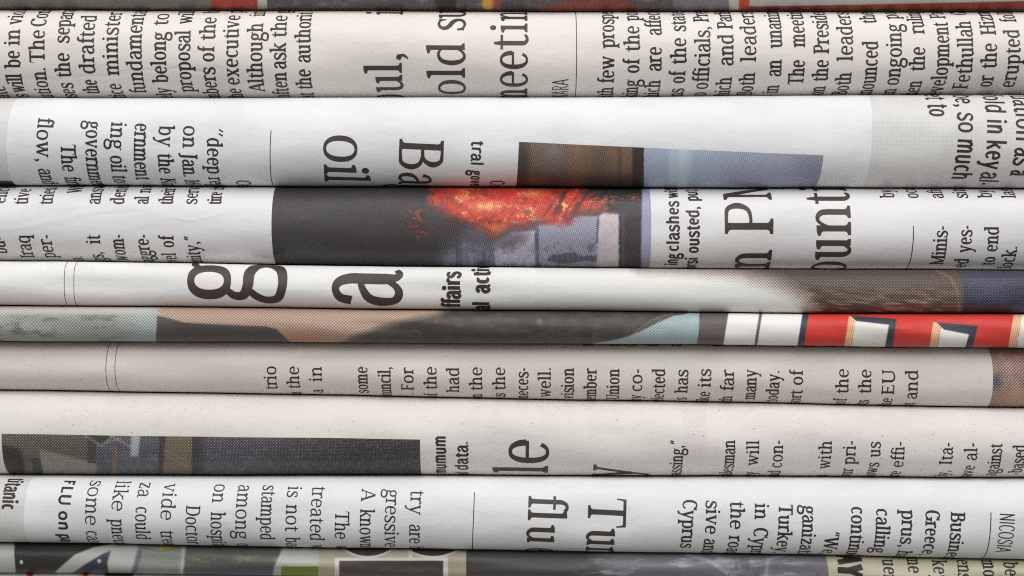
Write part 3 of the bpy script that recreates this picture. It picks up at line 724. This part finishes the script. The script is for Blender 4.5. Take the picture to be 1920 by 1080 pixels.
def pic_street(x, y):
    n, m_ = fbm(x/10, y/8, 3), fbm(x/40, y/30, 6)
    c = C(x, (98, 93, 80)); c = mx(c, (122, 117, 100), (n-.4)*.9)
    c = mx(c, (86, 84, 72), band(x, 91, 95)*(y < 850))
    c = mx(c, (56, 50, 47), inside(x, y, [(6, 834), (38, 842), (44, 865), (50, 905), (0, 905)], 6))
    c = mx(c, (148, 138, 131), inside(x, y, [(74, 842), (130, 855), (181, 869), (182, 905), (84, 905), (76, 870)], 6)*.85)
    c = mx(c, (66, 60, 54), inside(x, y, [(58, 860), (74, 858), (80, 880), (82, 905), (66, 905), (62, 875)], 3))
    c = mx(c, (72, 64, 58), band(x, 164, 180)*(y < 868))
    c = mx(c, (58, 56, 48), spot(x, y, 193, 822, 22, 13, .6))
    B = C(x, (88, 89, 98)); B = mx(B, (118, 122, 138), (n-.45)*1.8); c = mxx(c, B, inside(x, y, [(181, 834), (215, 822), (298, 822), (300, 905), (181, 905)], 4))
    c = mx(c, (126, 106, 82), band(x, 211, 220, 3)*(y > 836)); c = mx(c, (190, 196, 206), inside(x, y, [(246, 812), (264, 812), (259, 856), (244, 857)], 6)*.75)
    for p in ([(158, 815), (190, 836), (214, 815)], [(206, 815), (245, 838)], [(200, 830), (225, 822)]): c = mx(c, (170, 168, 164), seg(x, y, p, 4, 4)*.5)
    c = mx(c, (66, 60, 56), inside(x, y, [(298, 812), (312, 812), (304, 905), (296, 905)], 2)); c = mx(c, (124, 108, 86), inside(x, y, [(312, 812), (364, 812), (352, 905), (303, 905)], 2)*.85)
    for k in (0, 9): c = mx(c, (164, 150, 130), seg(x, y, [(306, 842+k), (352, 866+k)], 2.5, 3)*.5)
    Dk = C(x, (82, 79, 88)); Dk = mx(Dk, (116, 113, 130), np.clip((n-.5)*2, 0, .6)*(x < 520)); Dk = mx(Dk, (56, 53, 55), np.clip((x-430)/220, 0, 1)); Dk = mx(Dk, (128, 124, 130), np.clip((fbm(x/2.2, y/2.2, 71, 2)-.62)*6, 0, .5)); Dk = mx(Dk, (60, 57, 58), np.clip((392-x)/22, 0, 1))
    return mxx(c, Dk, (x > 360)*1.)
def pic_advert(x, y):
    n, m_ = fbm(x/16, y/8, 3), fbm(x/70, y/18, 9)
    c = C(x, (190, 192, 186))
    c = mx(c, (72, 69, 67), inside(x, y, [(27, 1000), (27, 1040), (31, 1090), (88, 1090), (110, 1066), (140, 1040), (175, 1026), (220, 1018), (220, 1000)], 3))
    c = mx(c, (70, 80, 92), inside(x, y, [(207, 1033), (192, 1039), (160, 1058), (125, 1082), (205, 1090), (201, 1055)], 4)); c = mx(c, (204, 210, 216), spot(x, y, 40, 1054, 4, 5)+spot(x, y, 186, 1052, 5, 5)*.8)
    c = mx(c, (150, 154, 147), inside(x, y, [(262, 1000), (345, 1000), (335, 1090), (250, 1090)], 8)); c = mx(c, (96, 108, 122), seg(x, y, [(262, 1035), (248, 1085)], 9, 6)*.7)
    c = mx(c, (206, 176, 46), spot(x, y, 310, 1028, 24, 4, .6)*.8); c = mx(c, (120, 120, 128), seg(x, y, [(262, 1026), (300, 1035), (340, 1026)], 3, 2)*.4)
    G = C(x, (108, 110, 103)); G = mx(G, (150, 152, 128), np.clip((n-.42)*2.4, 0, 1)*band(y, 1042, 1056, 6)); G = mx(G, (86, 100, 112), np.clip((y-1058)/20, 0, .7))
    c = mxx(c, G, inside(x, y, [(350, 1000), (540, 1000), (524, 1040), (514, 1062), (508, 1100), (342, 1100)], 5))
    c = mx(c, (138, 154, 46), inside(x, y, [(528, 1062), (597, 1062), (597, 1100), (524, 1100)], 2)); c = mx(c, (186, 180, 158), (x > 597)*1.)
    c = np.clip((c-110)*1.12+88, 20, 240)
    # big outlined letters cut by the fold
    for cx, cy, r in ((690, 985, 58), (812, 975, 68)):
        d = np.hypot((x-cx)/1.15, y-cy); c = mx(c, (200, 198, 190), np.clip(r+4-d, 0, 1)*(x > 630)); c = mx(c, (58, 52, 52), np.clip(r-d, 0, 1)*(x > 634))
    c = mx(c, (200, 198, 190), band(x, 766, 773, 1.5)*(y < 1047)*1.)
    c = mx(c, (214, 212, 206), band(x, 628, 840, 2)*band(y, 1046, 1100, 2)); c = mx(c, (70, 60, 58), band(x, 636, 831, 1.5)*band(y, 1051.5, 1100, 1.5)*(.92+.1*n))
    E_ = C(x, (70, 68, 66)); E_ = mx(E_, (126, 122, 134), np.clip((x-1090)/60+(m_-.5), 0, 1)*.85); E_ = mx(E_, (190, 188, 200), np.clip((fbm(x/40+y/14, y/10-x/80, 15, 3)-.5)*2.6, 0, .65)*band(x, 1090, 1500, 60)); E_ = mx(E_, (186, 184, 198), seg(x, y, [(1290, 1040), (1330, 1052), (1380, 1085)], 7, 6)*.6+seg(x, y, [(1480, 1036), (1440, 1050), (1436, 1085)], 6, 6)*.5)
    E_ = mx(E_, (100, 96, 102), np.clip((.46-fbm(x/18, y/30, 25))*5, 0, .8)*band(x, 1290, 1560, 40))
    c = mxx(c, E_, (x > 874)*1.); c = mx(c, (192, 187, 160), inside(x, y, [(1540, 1000), (1552, 1060), (1556, 1100), (3000, 1100), (3000, 1000)], 3))
    return c
def pic_top(x, y):
    n = fbm(x/18, y/8, 3)
    c = C(x, (128, 118, 110)); c = mx(c, (190, 56, 38), band(x, 396, 483)); c = mx(c, (200, 194, 188), band(x, 483, 501)); D_ = mx(C(x, (92, 86, 92)), (150, 140, 142), (n-.5)*2.2)
    c = mxx(c, D_, (x > 501)*1.); c = mx(c, (46, 44, 48), band(x, 816, 855, 6)*.9); c = mx(c, (240, 170, 50), spot(x, y, 915, 6, 14, 16)); c = mx(c, (190, 70, 60), spot(x, y, 932, 5, 14, 20, .8)*.8)
    c = mx(c, (150, 58, 44), inside(x, y, [(1005, 16), (1050, 6), (1075, 0), (1170, 0), (1240, 30), (1005, 30)], 8)); c = mx(c, (134, 128, 134), band(x, 1262, 1367, 3)); c = mx(c, (196, 190, 180), band(x, 1367, 1386, 2))
    c = mx(c, (206, 70, 42), band(x, 1386, 1412, 2)); R = C(x, (186, 182, 174))
    R = mx(R, (150, 42, 28), inside(x, y, [(1380, 8), (1410, 12), (1600, 9), (1920, 2), (2400, -4), (2400, 30), (1380, 30)], 2)); return mxx(c, R, (x > 1405)*1.)
def pic_gray(x, y): n = fbm(x/24, y/24, 3); return mx(C(x, (214, 213, 212)), (202, 200, 200), n)
def pic_sliver(x, y):
    c = C(x, (226, 224, 220)); c = mx(c, (200, 40, 48), band(x, 50, 62)+band(x, 155, 166)); c = mx(c, (240, 200, 60), band(x, 151, 156))
    return mx(c, (66, 60, 60), band(x, 196, 250)*.9)
def pic_black(x, y): return C(x, (58, 55, 54))

# ---------------------------------------------------------------- the newspapers, top of the stack first
LABEL = ['dark newspaper topmost in the stack, mostly cut off, its edge printed black, grey and red',
 'greyish newspaper second from top, packed with type, its large headline reading old su',
 'bright white newspaper with a brown and lavender picture strip and grey tinted panel',
 'newspaper with a picture of orange flames over dark smoke and the big letters PM',
 'thin white newspaper with one giant g and a, brown hair picture at its right end',
 'thinnest colour magazine fold with red and white window shapes at right and a dark figure',
 'beige newspaper with a row of short serif words, directly under the red printed fold',
 'thick beige newspaper with a dark interior picture at lower left and the letters le',
 'white newspaper second from bottom with headline parts flu and Tu and the word NICOSIA',
 'thin dark advert fold near the bottom with outlined letters and a green patch',
 'lowest newspaper, only a white sliver showing at the bottom left corner']
inner = newsprint('inner_newsprint', (222, 217, 210), 20)
CREASE = {1: [(-76, 4.9, -42, 2.6, .3, -1.2)], 3: [(-74, 1.3, -58, -2.2, .5, .8), (-64, -1.2, -54, -1.6, .4, -.7), (-52, -.3, -40, -1.8, .3, .6), (-62, 2.6, -55, 5.5, .4, .6)],
          7: [(-30, -4, 20, -2.5, .7, .7), (20, -3.6, 70, -3.2, .8, -.6)], 2: [(-40, -6, 30, -4.5, .8, .5)], 8: [(-20, -3, 60, -4, .7, .5)]}
PINK, SOOT = (168, 142, 142), (110, 104, 104)
STAIN = {7: [(25.2, 28.6, -5.5, 3, .15, .5, PINK), (-60, -30, -6, -4.6, 1, .3, SOOT), (34, 54, -4, -1, .4, .2, PINK), (-10, 18, 1.5, 4, 1, .22, SOOT)],
         6: [(22, 76, -6, -1.6, 2, .38, SOOT)], 4: [(-12, 3, -2.5, .5, 1, .25, SOOT)], 1: [(-75, -40, 3, 7, 2, .15, SOOT)], 8: [(-40, -26, -6, 2, .5, .12, PINK)]}
PAPER = [newsprint('newsprint_%d' % i, FOLD[i]['col'], FOLD[i]['seed'], speck={6: .9, 7: 1.2, 1: .6, 2: .3, 8: .3}.get(i, .45), ghost={7: 1.2, 3: .8}.get(i, .4), creases=CREASE.get(i, ()), stains=STAIN.get(i, ())) for i in range(11)]
NP = [paper(i, LABEL[i], PAPER[i], inner) for i in range(11)]
INK = ink('printing_ink'); INKH = ink('headline_ink', (66, 57, 54), .48)
HALF = halftone('halftone_fine', .26, soft=2.4, amount=.45, grain=.10, angles=(45, 45, 45)); HALFM = halftone('halftone_medium', .29, soft=2.4, amount=.42, grain=.12)
HALFC = halftone('halftone_coarse', .33, soft=2.6, amount=.5, grain=.06, angles=(45, 45, 45)); SOLID = halftone('solid_print', .34, soft=2., amount=.42, grain=.18, angles=(45, 45, 45), dark=(.05, .2)); ADV = halftone('coated_print', .26, soft=2., amount=.22, grain=.22, angles=(45, 45, 45), dark=(.05, .2))

HALFN = halftone('halftone_neutral', .30, soft=2.6, amount=.5, grain=.12, angles=(45, 45, 45))
def body(i, region, up, size, rows, kind='body', hs=.84, name='text_line', m=None):
    for r in rows: line(i, name, NP[i], m or INK, region, kind, size, up, r[0], r[1:], hs)

# fold 1
A = (0, 0, 4)
body(1, A, True, 21.5, [
 (148, ('s', None, 705), ('will', 690, 550), ('be', 515, 378), ('in', 342, 220), ('viola', 185, None)),
 (335, ('constitution.', None, 510), ('The', 470, 225), ('Cons', 198, None)),
 (520, ('purposes', None, 620), ('the', 578, 395), ('separa', 322, None)),
 (705, ('the', 700, 598), ('drafted', 552, 118), ('law', 82, None)),
 (885, ('justice', None, 626), ('minister', 568, 92)),
 (1062, ('a', None, 738), ('fundamental', 695, 68)),
 (1245, ('solely', None, 656), ('belong', 622, 240), ('to', 190, 105), ('the', 78, None)),
 (1425, ('proposal', 690, 228), ('will', 180, None)),
 (1608, ('numbers', None, 502), ('of', 462, 340), ('the', 300, 130), ('body', 100, None)),
 (1785, ('the', None, 662), ('executive', 635, 118), ('pow', 97, None))])
body(1, (0, 0, 3), True, 21.5, [
 (1475, ('Although', 515, 135), ('in', 92, None)),
 (1608, ('often', None, 405), ('ask', 388, 238), ('the', 210, 88), ('gove', 75, None)),
 (1745, ('that', None, 520), ('the', 500, 388), ('authorit', 352, None)),
 (2, ('state', None, 480))])
Hd = (600, 0, 4)
body(1, Hd, True, 51, [(612, ('b', None, 708), ('ul,', 690, 405), ('in', 112, None)), (1087, ('old', 705, 325), ('sur', 228, None)),
 (1557, ('m', None, 662), ('ee', 650, 383), ('ti', 372, 175), ('ng', 160, None))], 'head', .78, 'headline', INKH)
body(1, Hd, True, 23.5, [(1868, ('ANKARA', None, 593))], 'thin', .55, 'caption_line')
rule(1, NP[1], INK, 1081, 17, 182, 1.5)
B = (1080, 0, 4.571)
body(1, B, True, 21.5, [
 (330, ('with', None, 748), ('few', 708, 480), ('prospect', 415, None)), (545, ('king', None, 680), ('of', 625, 497), ('the', 438, 222), ('polic', 180, None)),
 (735, ('which', None, 685), ('are', 608, 398), ('affecte', 302, None)), (945, ('ns', None, 755), ('of', 712, 600), ('the', 548, 325), ('state', 270, None)),
 (1150, ('to', None, 790), ('officials,', 762, 235), ('Presi', 188, None)), (1350, ('which', None, 660), ('and', 562, 298), ('Parlia', 248, None)),
 (1545, ('Both', None, 622), ('leaders', 530, 105)), (1765, ('in', None, 728), ('an', 655, 510), ('unanimo', 415, None))])
Cc = (1480, 0, 4.364)
body(1, Cc, True, 21.5, [
 (130, ('The', 690, 490), ('meeting', 388, None)), (325, ('on', None, 705), ('the', 662, 490), ('Presiden', 440, None)), (520, ('Both', None, 592), ('leaders', 500, 105)),
 (725, ('announced', None, 338), ('then', 190, None)), (920, ('an', None, 725), ('ongoing', 695, 192), ('poli', 158, None)), (1112, ('then', None, 660), ('the', 580, 382), ('ruling', 280, None)),
 (1310, ('development', None, 182), ('Part', 152, None)), (1505, ('Fethullah', 725, 172), ('Gul', 122, None)), (1700, ('or', 708, 612), ('the', 558, 355), ('Hizme', 285, None)), (1888, ('erupted', 712, 240), ('follow', 180, None))])
# fold 2
E = (0, 190, 4.174)
body(2, E, False, 21, [
 (285, ('flow,', 130, 470), ('and', 525, None)), (475, ('The', 335, 548), ('first', 590, None)), (668, ('government', 150, None)), (860, ('ing', 160, 380), ('oil', 422, 552), ('to', 580, None)),
 (1048, ('ernment', 172, None)), (1240, ('by', 185, 355), ('the', 408, 565), ('Kurd', 598, None)), (1430, ('on', 190, 362), ('Jan.', 402, 590), ('16', 612, None)), (1622, ('“', 212, 272), ('deep', 285, 565), ('regre', 590, None)), (1830, ('Cen', 618, None))], 'body', .86)
F2 = (590, 230, 7.111)
line(2, 'headline', NP[2], INKH, F2, 'head', 61, False, 125, [('o', 160, 515), ('il', 548, 782)], .8)
line(2, 'headline', NP[2], INKH, F2, 'head', 61, False, 1130, [('B', 213, 616), ('ag', 660, None)], .8)
line(2, 'caption_line', NP[2], INK, (640, 0, 3), 'bold', 17, False, 735, [('tral', 792, 925), ('gover', 955, None)], .8)
line(2, 'text_line', NP[2], INK, (640, 0, 3), 'body', 20, False, 848, [('Cou', 1015, None)], .82)
G2 = (1560, 160, 5.333)
body(2, G2, False, 27.5, [(972, ('get', None, 148), ('to', 188, 308)), (1257, ('maybe,', None, 215), ('so', 268, 468), ('much', 538, 935)), (1547, ('unfold', None, 268), ('in', 340, 475), ('key', 550, 835), ('al-', 865, 990)), (1838, ('situation', None, 548), ('as', 620, 800), ('a', 845, 905))], 'sans', .8, 'pull_quote_line')
rule(2, NP[2], INK, 506.5, 244, 347, 1.6)
# fold 3
G = (0, 340, 3.84)
body(3, G, True, 19.5, [
 (25, ('ency', 158, None)), (188, ('tive', 165, 55)), (368, ('tries', 165, 48)), (560, ('Wh', 85, None)), (714, ('answer', 165, None)), (886, ('dents', 165, None)), (1062, ('al', 165, 108), ('not', 85, None)), (1238, ('their', 165, 50)), (1412, ('serval', 165, None)), (1585, ('tire', 165, 78), ('in', 62, None)),
 (22, ('bu-', None, 400)), (208, ('Iraq', 548, 385)), (366, ('per-', 550, 385)), (556, ('o.', None, 540)), (715, ('gs,', None, 510), ('it', 450, 385)), (886, ('wom-', None, 385)), (1066, ('aggre-', None, 385)), (1246, ('level', None, 515), ('of', 475, 385)), (1424, ('unity,”', None, 395))])
G3 = (1280, 340, 3)
H3 = (1340, 340, 6.353)
line(3, 'headline', NP[3], INKH, H3, 'head', 67, True, 700, [('an', None, 815), ('P', 630, 255), ('M', 220, None)], .82)
line(3, 'headline', NP[3], INKH, H3, 'head', 65, True, 1625, [('co', None, 955), ('u', 935, 685), ('n', 650, 290), ('t', 270, 132), ('in', 120, None)], .82)
rule(3, NP[3], INK, 1711, 424, 506, 1.8)
body(3, G3, True, 19.5, [(1208, ('by', 95, None)), (1345, ('occu', 95, None)), (1485, ('after', 95, None)), (1622, ('situ', 95, None)), (1760, ('by', 95, None)), (1895, ('last', 95, None)),
 (1490, ('Minis-', 468, 252)), (1628, ('ed', None, 435), ('yes-', 400, 252)), (1778, ('to', 470, 425), ('end', 395, 255)), (1890, ('lock.', None, 368))])
# fold 4
I4 = (330, 480, 4.267)
line(4, 'headline', NP[4], INKH, I4, 'giant', 121, True, 610, [('i', None, 408), ('g', 378, None, .84)], .84)
line(4, 'headline', NP[4], INKH, I4, 'giant', 126, True, 1800, [('a', 400, 108)], .84)
body(4, (640, 340, 3), True, 23.5, [(668, ('ffairs', 705, None)), (832, ('al', None, 680), ('active', 632, None))], 'heavy', .8, 'caption_line')
rule(4, NP[4], INK, 120.5, 489, 574, 1.1); rule(4, NP[4], INK, 138.5, 490, 574, 1.1)
# fold 6
J = (480, 660, 3.692)
body(6, J, True, 17.6, [
 (140, ('trio', 258, 98)), (298, ('an', None, 275), ('the', 252, 98)), (455, ('a', None, 258), ('in', 205, 102)), (772, ('some', None, 102)), (932, ('council,', None, 105)), (1090, ('.', None, 285), ('For', 265, 105)), (1250, ('of', None, 285), ('the', 258, 102)), (1405, ('had', 280, 110)), (1565, ('on', None, 290), ('the', 265, 105)), (1725, ('is', None, 285), ('the', 262, 105)), (1885, ('neces-', None, 112))])
J2 = (980, 640, 3.692)
body(6, J2, True, 17.6, [
 (195, ('well.', 385, 188)), (355, ('vision', None, 185)), (512, ('member', None, 185)), (670, ('Union', None, 190)), (828, ('by', None, 370), ('co-', 345, 192)), (985, ('elected', None, 192)), (1145, ('s', None, 388), ('has', 360, 195)), (1303, ('like', None, 348), ('its', 318, 192)), (1463, ('with', None, 378), ('far', 340, 192)), (1620, ('many', None, 195)), (1778, ('today.', None, 205))])
J3 = (1440, 640, 4)
body(6, J3, True, 17.6, [(262, ('sort', None, 365), ('of', 328, 210)), (605, ('of', None, 425), ('the', 390, 205)), (775, ('its', None, 440), ('the', 390, 210)), (950, ('the', None, 425), ('EU', 398, 212)), (1125, ('not', None, 460), ('and', 432, 218)),
 (212, ('ab', 45, None)), (380, ('fe', 45, None)), (545, ('Co', 45, None)), (720, ('an', 48, None)), (960, ('to', 50, None)), (1080, ('re', 50, None))])
body(6, J2, True, 17.6, [(490, ('sa', 33, None)), (680, ('ro', 33, None)), (795, ('Co', 36, None)), (950, ('th', 34, None)), (1112, ('an', 36, None)), (1430, ('fo', 36, None)), (1575, ('to', 36, None))])
rule(6, NP[6], INK, 198.5, 642, 737, 1.1); rule(6, NP[6], INK, 215.5, 642, 737, 1.1)
# fold 7
L = (780, 800, 3.556)
body(7, L, True, 18, [(198, ('mumum', None, 65)), (345, ('al', None, 305), ('data.', 288, 100))], 'bold', .8, 'caption_line')
body(7, L, True, 74, [(885, ('p', None, 322), ('l', 308, 262), ('e', 245, 85)), (1450, ('ry', None, 255))], 'head', .74, 'headline', INKH)
body(7, L, True, 17.6, [(1783, ('passing,”', None, 92))])
L2 = (1300, 800, 3.097)
body(7, L2, True, 17.6, [(243, ('salesman', None, 78)), (383, ('they', None, 262), ('will', 225, 80)), (522, ('and', None, 255), ('con-', 238, 82)), (805, ('is', None, 280), ('with', 245, 85)), (945, ('our', None, 240), ('pri-', 220, 85)), (1087, ('shows', None, 208), ('us', 178, 88)), (1227, ('are', None, 258), ('effi-', 235, 90)),
 (1507, ('ly,', None, 255), ('Ita-', 220, 95)), (1650, ('have', None, 225), ('al-', 195, 95)), (1792, ('against', None, 98)), (1930, ('-based', None, 108))])
# fold 8
Q = (0, 880, 4)
line(8, 'caption_line', NP[8], INK, Q, 'bold', 21.5, False, 12, [('titanic', None, 300)], .72)
line(8, 'caption_line', NP[8], INK, Q, 'heavy', 16.5, False, 440, [('FLU', 85, 262), ('on', 312, 450), ('pa', 485, None)], 1.)
body(8, Q, False, 19.5, [(640, ('some', 85, 415), ('cases', 460, None)), (835, ('like', 88, 312), ('pneum', 370, None)), (1018, ('za', 100, 210), ('could', 280, None)), (1206, ('vide', 105, 378), ('treat', 458, None)), (1395, ('Doctor', 270, None)), (1583, ('on', 112, 248), ('hospita', 318, None)), (1768, ('among', 118, 520), ('ot', 555, None))], 'bodylight', .88)
Q2 = (420, 880, 4)
body(8, Q2, False, 19.5, [(275, ('stamped', 120, None)), (465, ('is', 128, 210), ('not', 262, 465), ('back', 505, None)), (650, ('treated', 130, 532), ('wi', 565, None)), (835, ('The', 312, 522), ('wo', 570, None)), (1022, ('A', 145, 242), ('known', 295, None)), (1208, ('gressive', 150, 580)), (1393, ('try', 158, 340), ('are', 412, 555), ('bu', 575, None))], 'bodylight', .88)
Q3 = (960, 800, 4.5)
line(8, 'headline', NP[8], INKH, Q3, 'head', 51.5, False, 135, [('fl', 578, 790), ('u', 820, 975), ('e', 1022, None)], .74)
line(8, 'headline', NP[8], INKH, Q3, 'head', 52.5, False, 640, [('T', 595, 842), ('u', 850, 997), ('rk', 1008, None)], .74)
Q4 = (1280, 720, 3)
body(8, Q4, False, 19.5, [(0, ('Cyprus', 650, None)), (130, ('sive', 655, 845), ('and', 870, None)), (268, ('the', 660, 815), ('roads', 850, None)), (405, ('in', 670, 760), ('Cyprus', 808, None)), (540, ('Turkey,', 675, None)), (674, ('ganizati', 680, None)), (806, ('“We,', 828, None)), (948, ('continue', 690, None)), (1088, ('calling', 700, 948), ('to', 965, None)), (1232, ('prus,', 705, 915), ('has', 935, None)), (1366, ('Greece,', 708, 962)), (1508, ('Business', 718, None))], 'body', .88)
line(8, 'caption_line', NP[8], INK, Q4, 'thin', 21, False, 1783, [('NICOSIA', 728, 945)], .55)
rule(8, NP[8], INK, 887.5, 923, 1030, 1.6); rule(8, NP[8], INK, 1856, 961, 1047, 1.8)
# captions beside the fire picture
body(3, G3, True, 17.7, [(-20, ('ing', None, 403), ('clashes', 392, 112), ('with', 95, None)), (92, ('Morsi', None, 430), ('ousted,', 403, 140), ('put', 110, None))], 'bold', .8, 'caption_line')

def patch(i, m, name, pxl, pxr, y0, y1, fn, label, step=.1, over0=0, over1=0, tilt=None, lift=.008, sat=.85):
    if pxl is None and pxr is None: tilt = 0
    fo = FO[i]; ym = (y0+y1)/2
    xl = -XW+1 if pxl is None else fo.find(pxl, ym)[0]; xr = XW-1 if pxr is None else fo.find(pxr, ym)[0]
    pm = 960 if pxl is None or pxr is None else (pxl+pxr)/2
    ref = pxl if pxl is not None else pm
    a0 = -fo.Lq*1.1 if y0 < -900 or over0 else fo.find(ref, y0)[1]; a1 = fo.Lq*1.1 if over1 else fo.find(ref, y1)[1]
    return picture(i, NP[i], m, name, xl, xr, a0, a1, fn, label, step, tilt, lift, sat)
patch(0, HALF, 'printed_picture', None, None, -40, 14, pic_top, 'edge of a colour page in grey, red and black', .14, over1=1)
patch(2, HALFM, 'printed_picture', 973, 1543, 266, 345, pic_market, 'cropped picture, brown on the left and lavender blue on the right', .1, over1=1)
patch(2, HALF, 'tint_panel', 1641, None, 182, 345, pic_gray, 'grey dotted panel behind the large sans lettering', .14, over0=1, over1=1, lift=.006)
patch(2, HALF, 'tint_panel', None, 19, 250, 325, pic_gray, 'grey dotted panel at the left edge', .14, over0=1)
patch(2, SOLID, 'printed_block', None, 21, 326, 345, pic_black, 'solid black block at the left edge', .14, over1=1)
patch(3, HALFM, 'printed_picture', 509, 1221, 352, 496, pic_fire, 'picture of orange flames and black smoke above a house front', .09, over0=1, over1=1, sat=.95)
patch(4, HALFC, 'printed_picture', 1004, None, 505, 585, pic_portrait, 'picture of brown hair against a pale wall, navy cloth at its right', .1, over0=1, over1=1, sat=1.1)
patch(5, SOLID, 'printed_picture', None, None, 580, 645, pic_magazine, 'colour picture with a dark figure, pale blue corner and red and white window shapes', .1, over0=1, over1=1, sat=1.)
patch(6, HALFC, 'printed_picture', 1862, None, 655, 760, pic_brown, 'coarse brown halftone picture at the right end', .14, over0=1, over1=1)
patch(7, HALFN, 'printed_picture', 5, 788, 813.5, 892, pic_street, 'dark cropped picture of an interior with beams and a window', .1, over1=1, tilt=.004)
patch(8, HALF, 'tint_panel', None, 49, 900, 1015, pic_gray, 'pale grey panel at the left edge', .2, over0=1, over1=1)
patch(10, ADV, 'printed_picture', None, None, 1080, 1140, pic_sliver, 'strip of colour print, mostly white', .3, over0=1, over1=1)
patch(9, ADV, 'printed_picture', None, None, 1030, 1075, pic_advert, 'advert print with outlined letters, a green patch, cream and grey areas', .1, over0=1, over1=1)
# type printed over pictures
body(9, Q4, False, 20, [(1128, ('uer', 985, None)), (1268, ('me', 975, None)), (1410, ('key', 990, None)), (1548, ('ens', 990, None)), (1690, ('mo', 990, None)), (1812, ('be', 1000, None))], 'body', .8)
line(9, 'headline', NP[9], INK, Q4, 'heavy', 35, False, 872, [('AWAY', None, 1085)], .62)
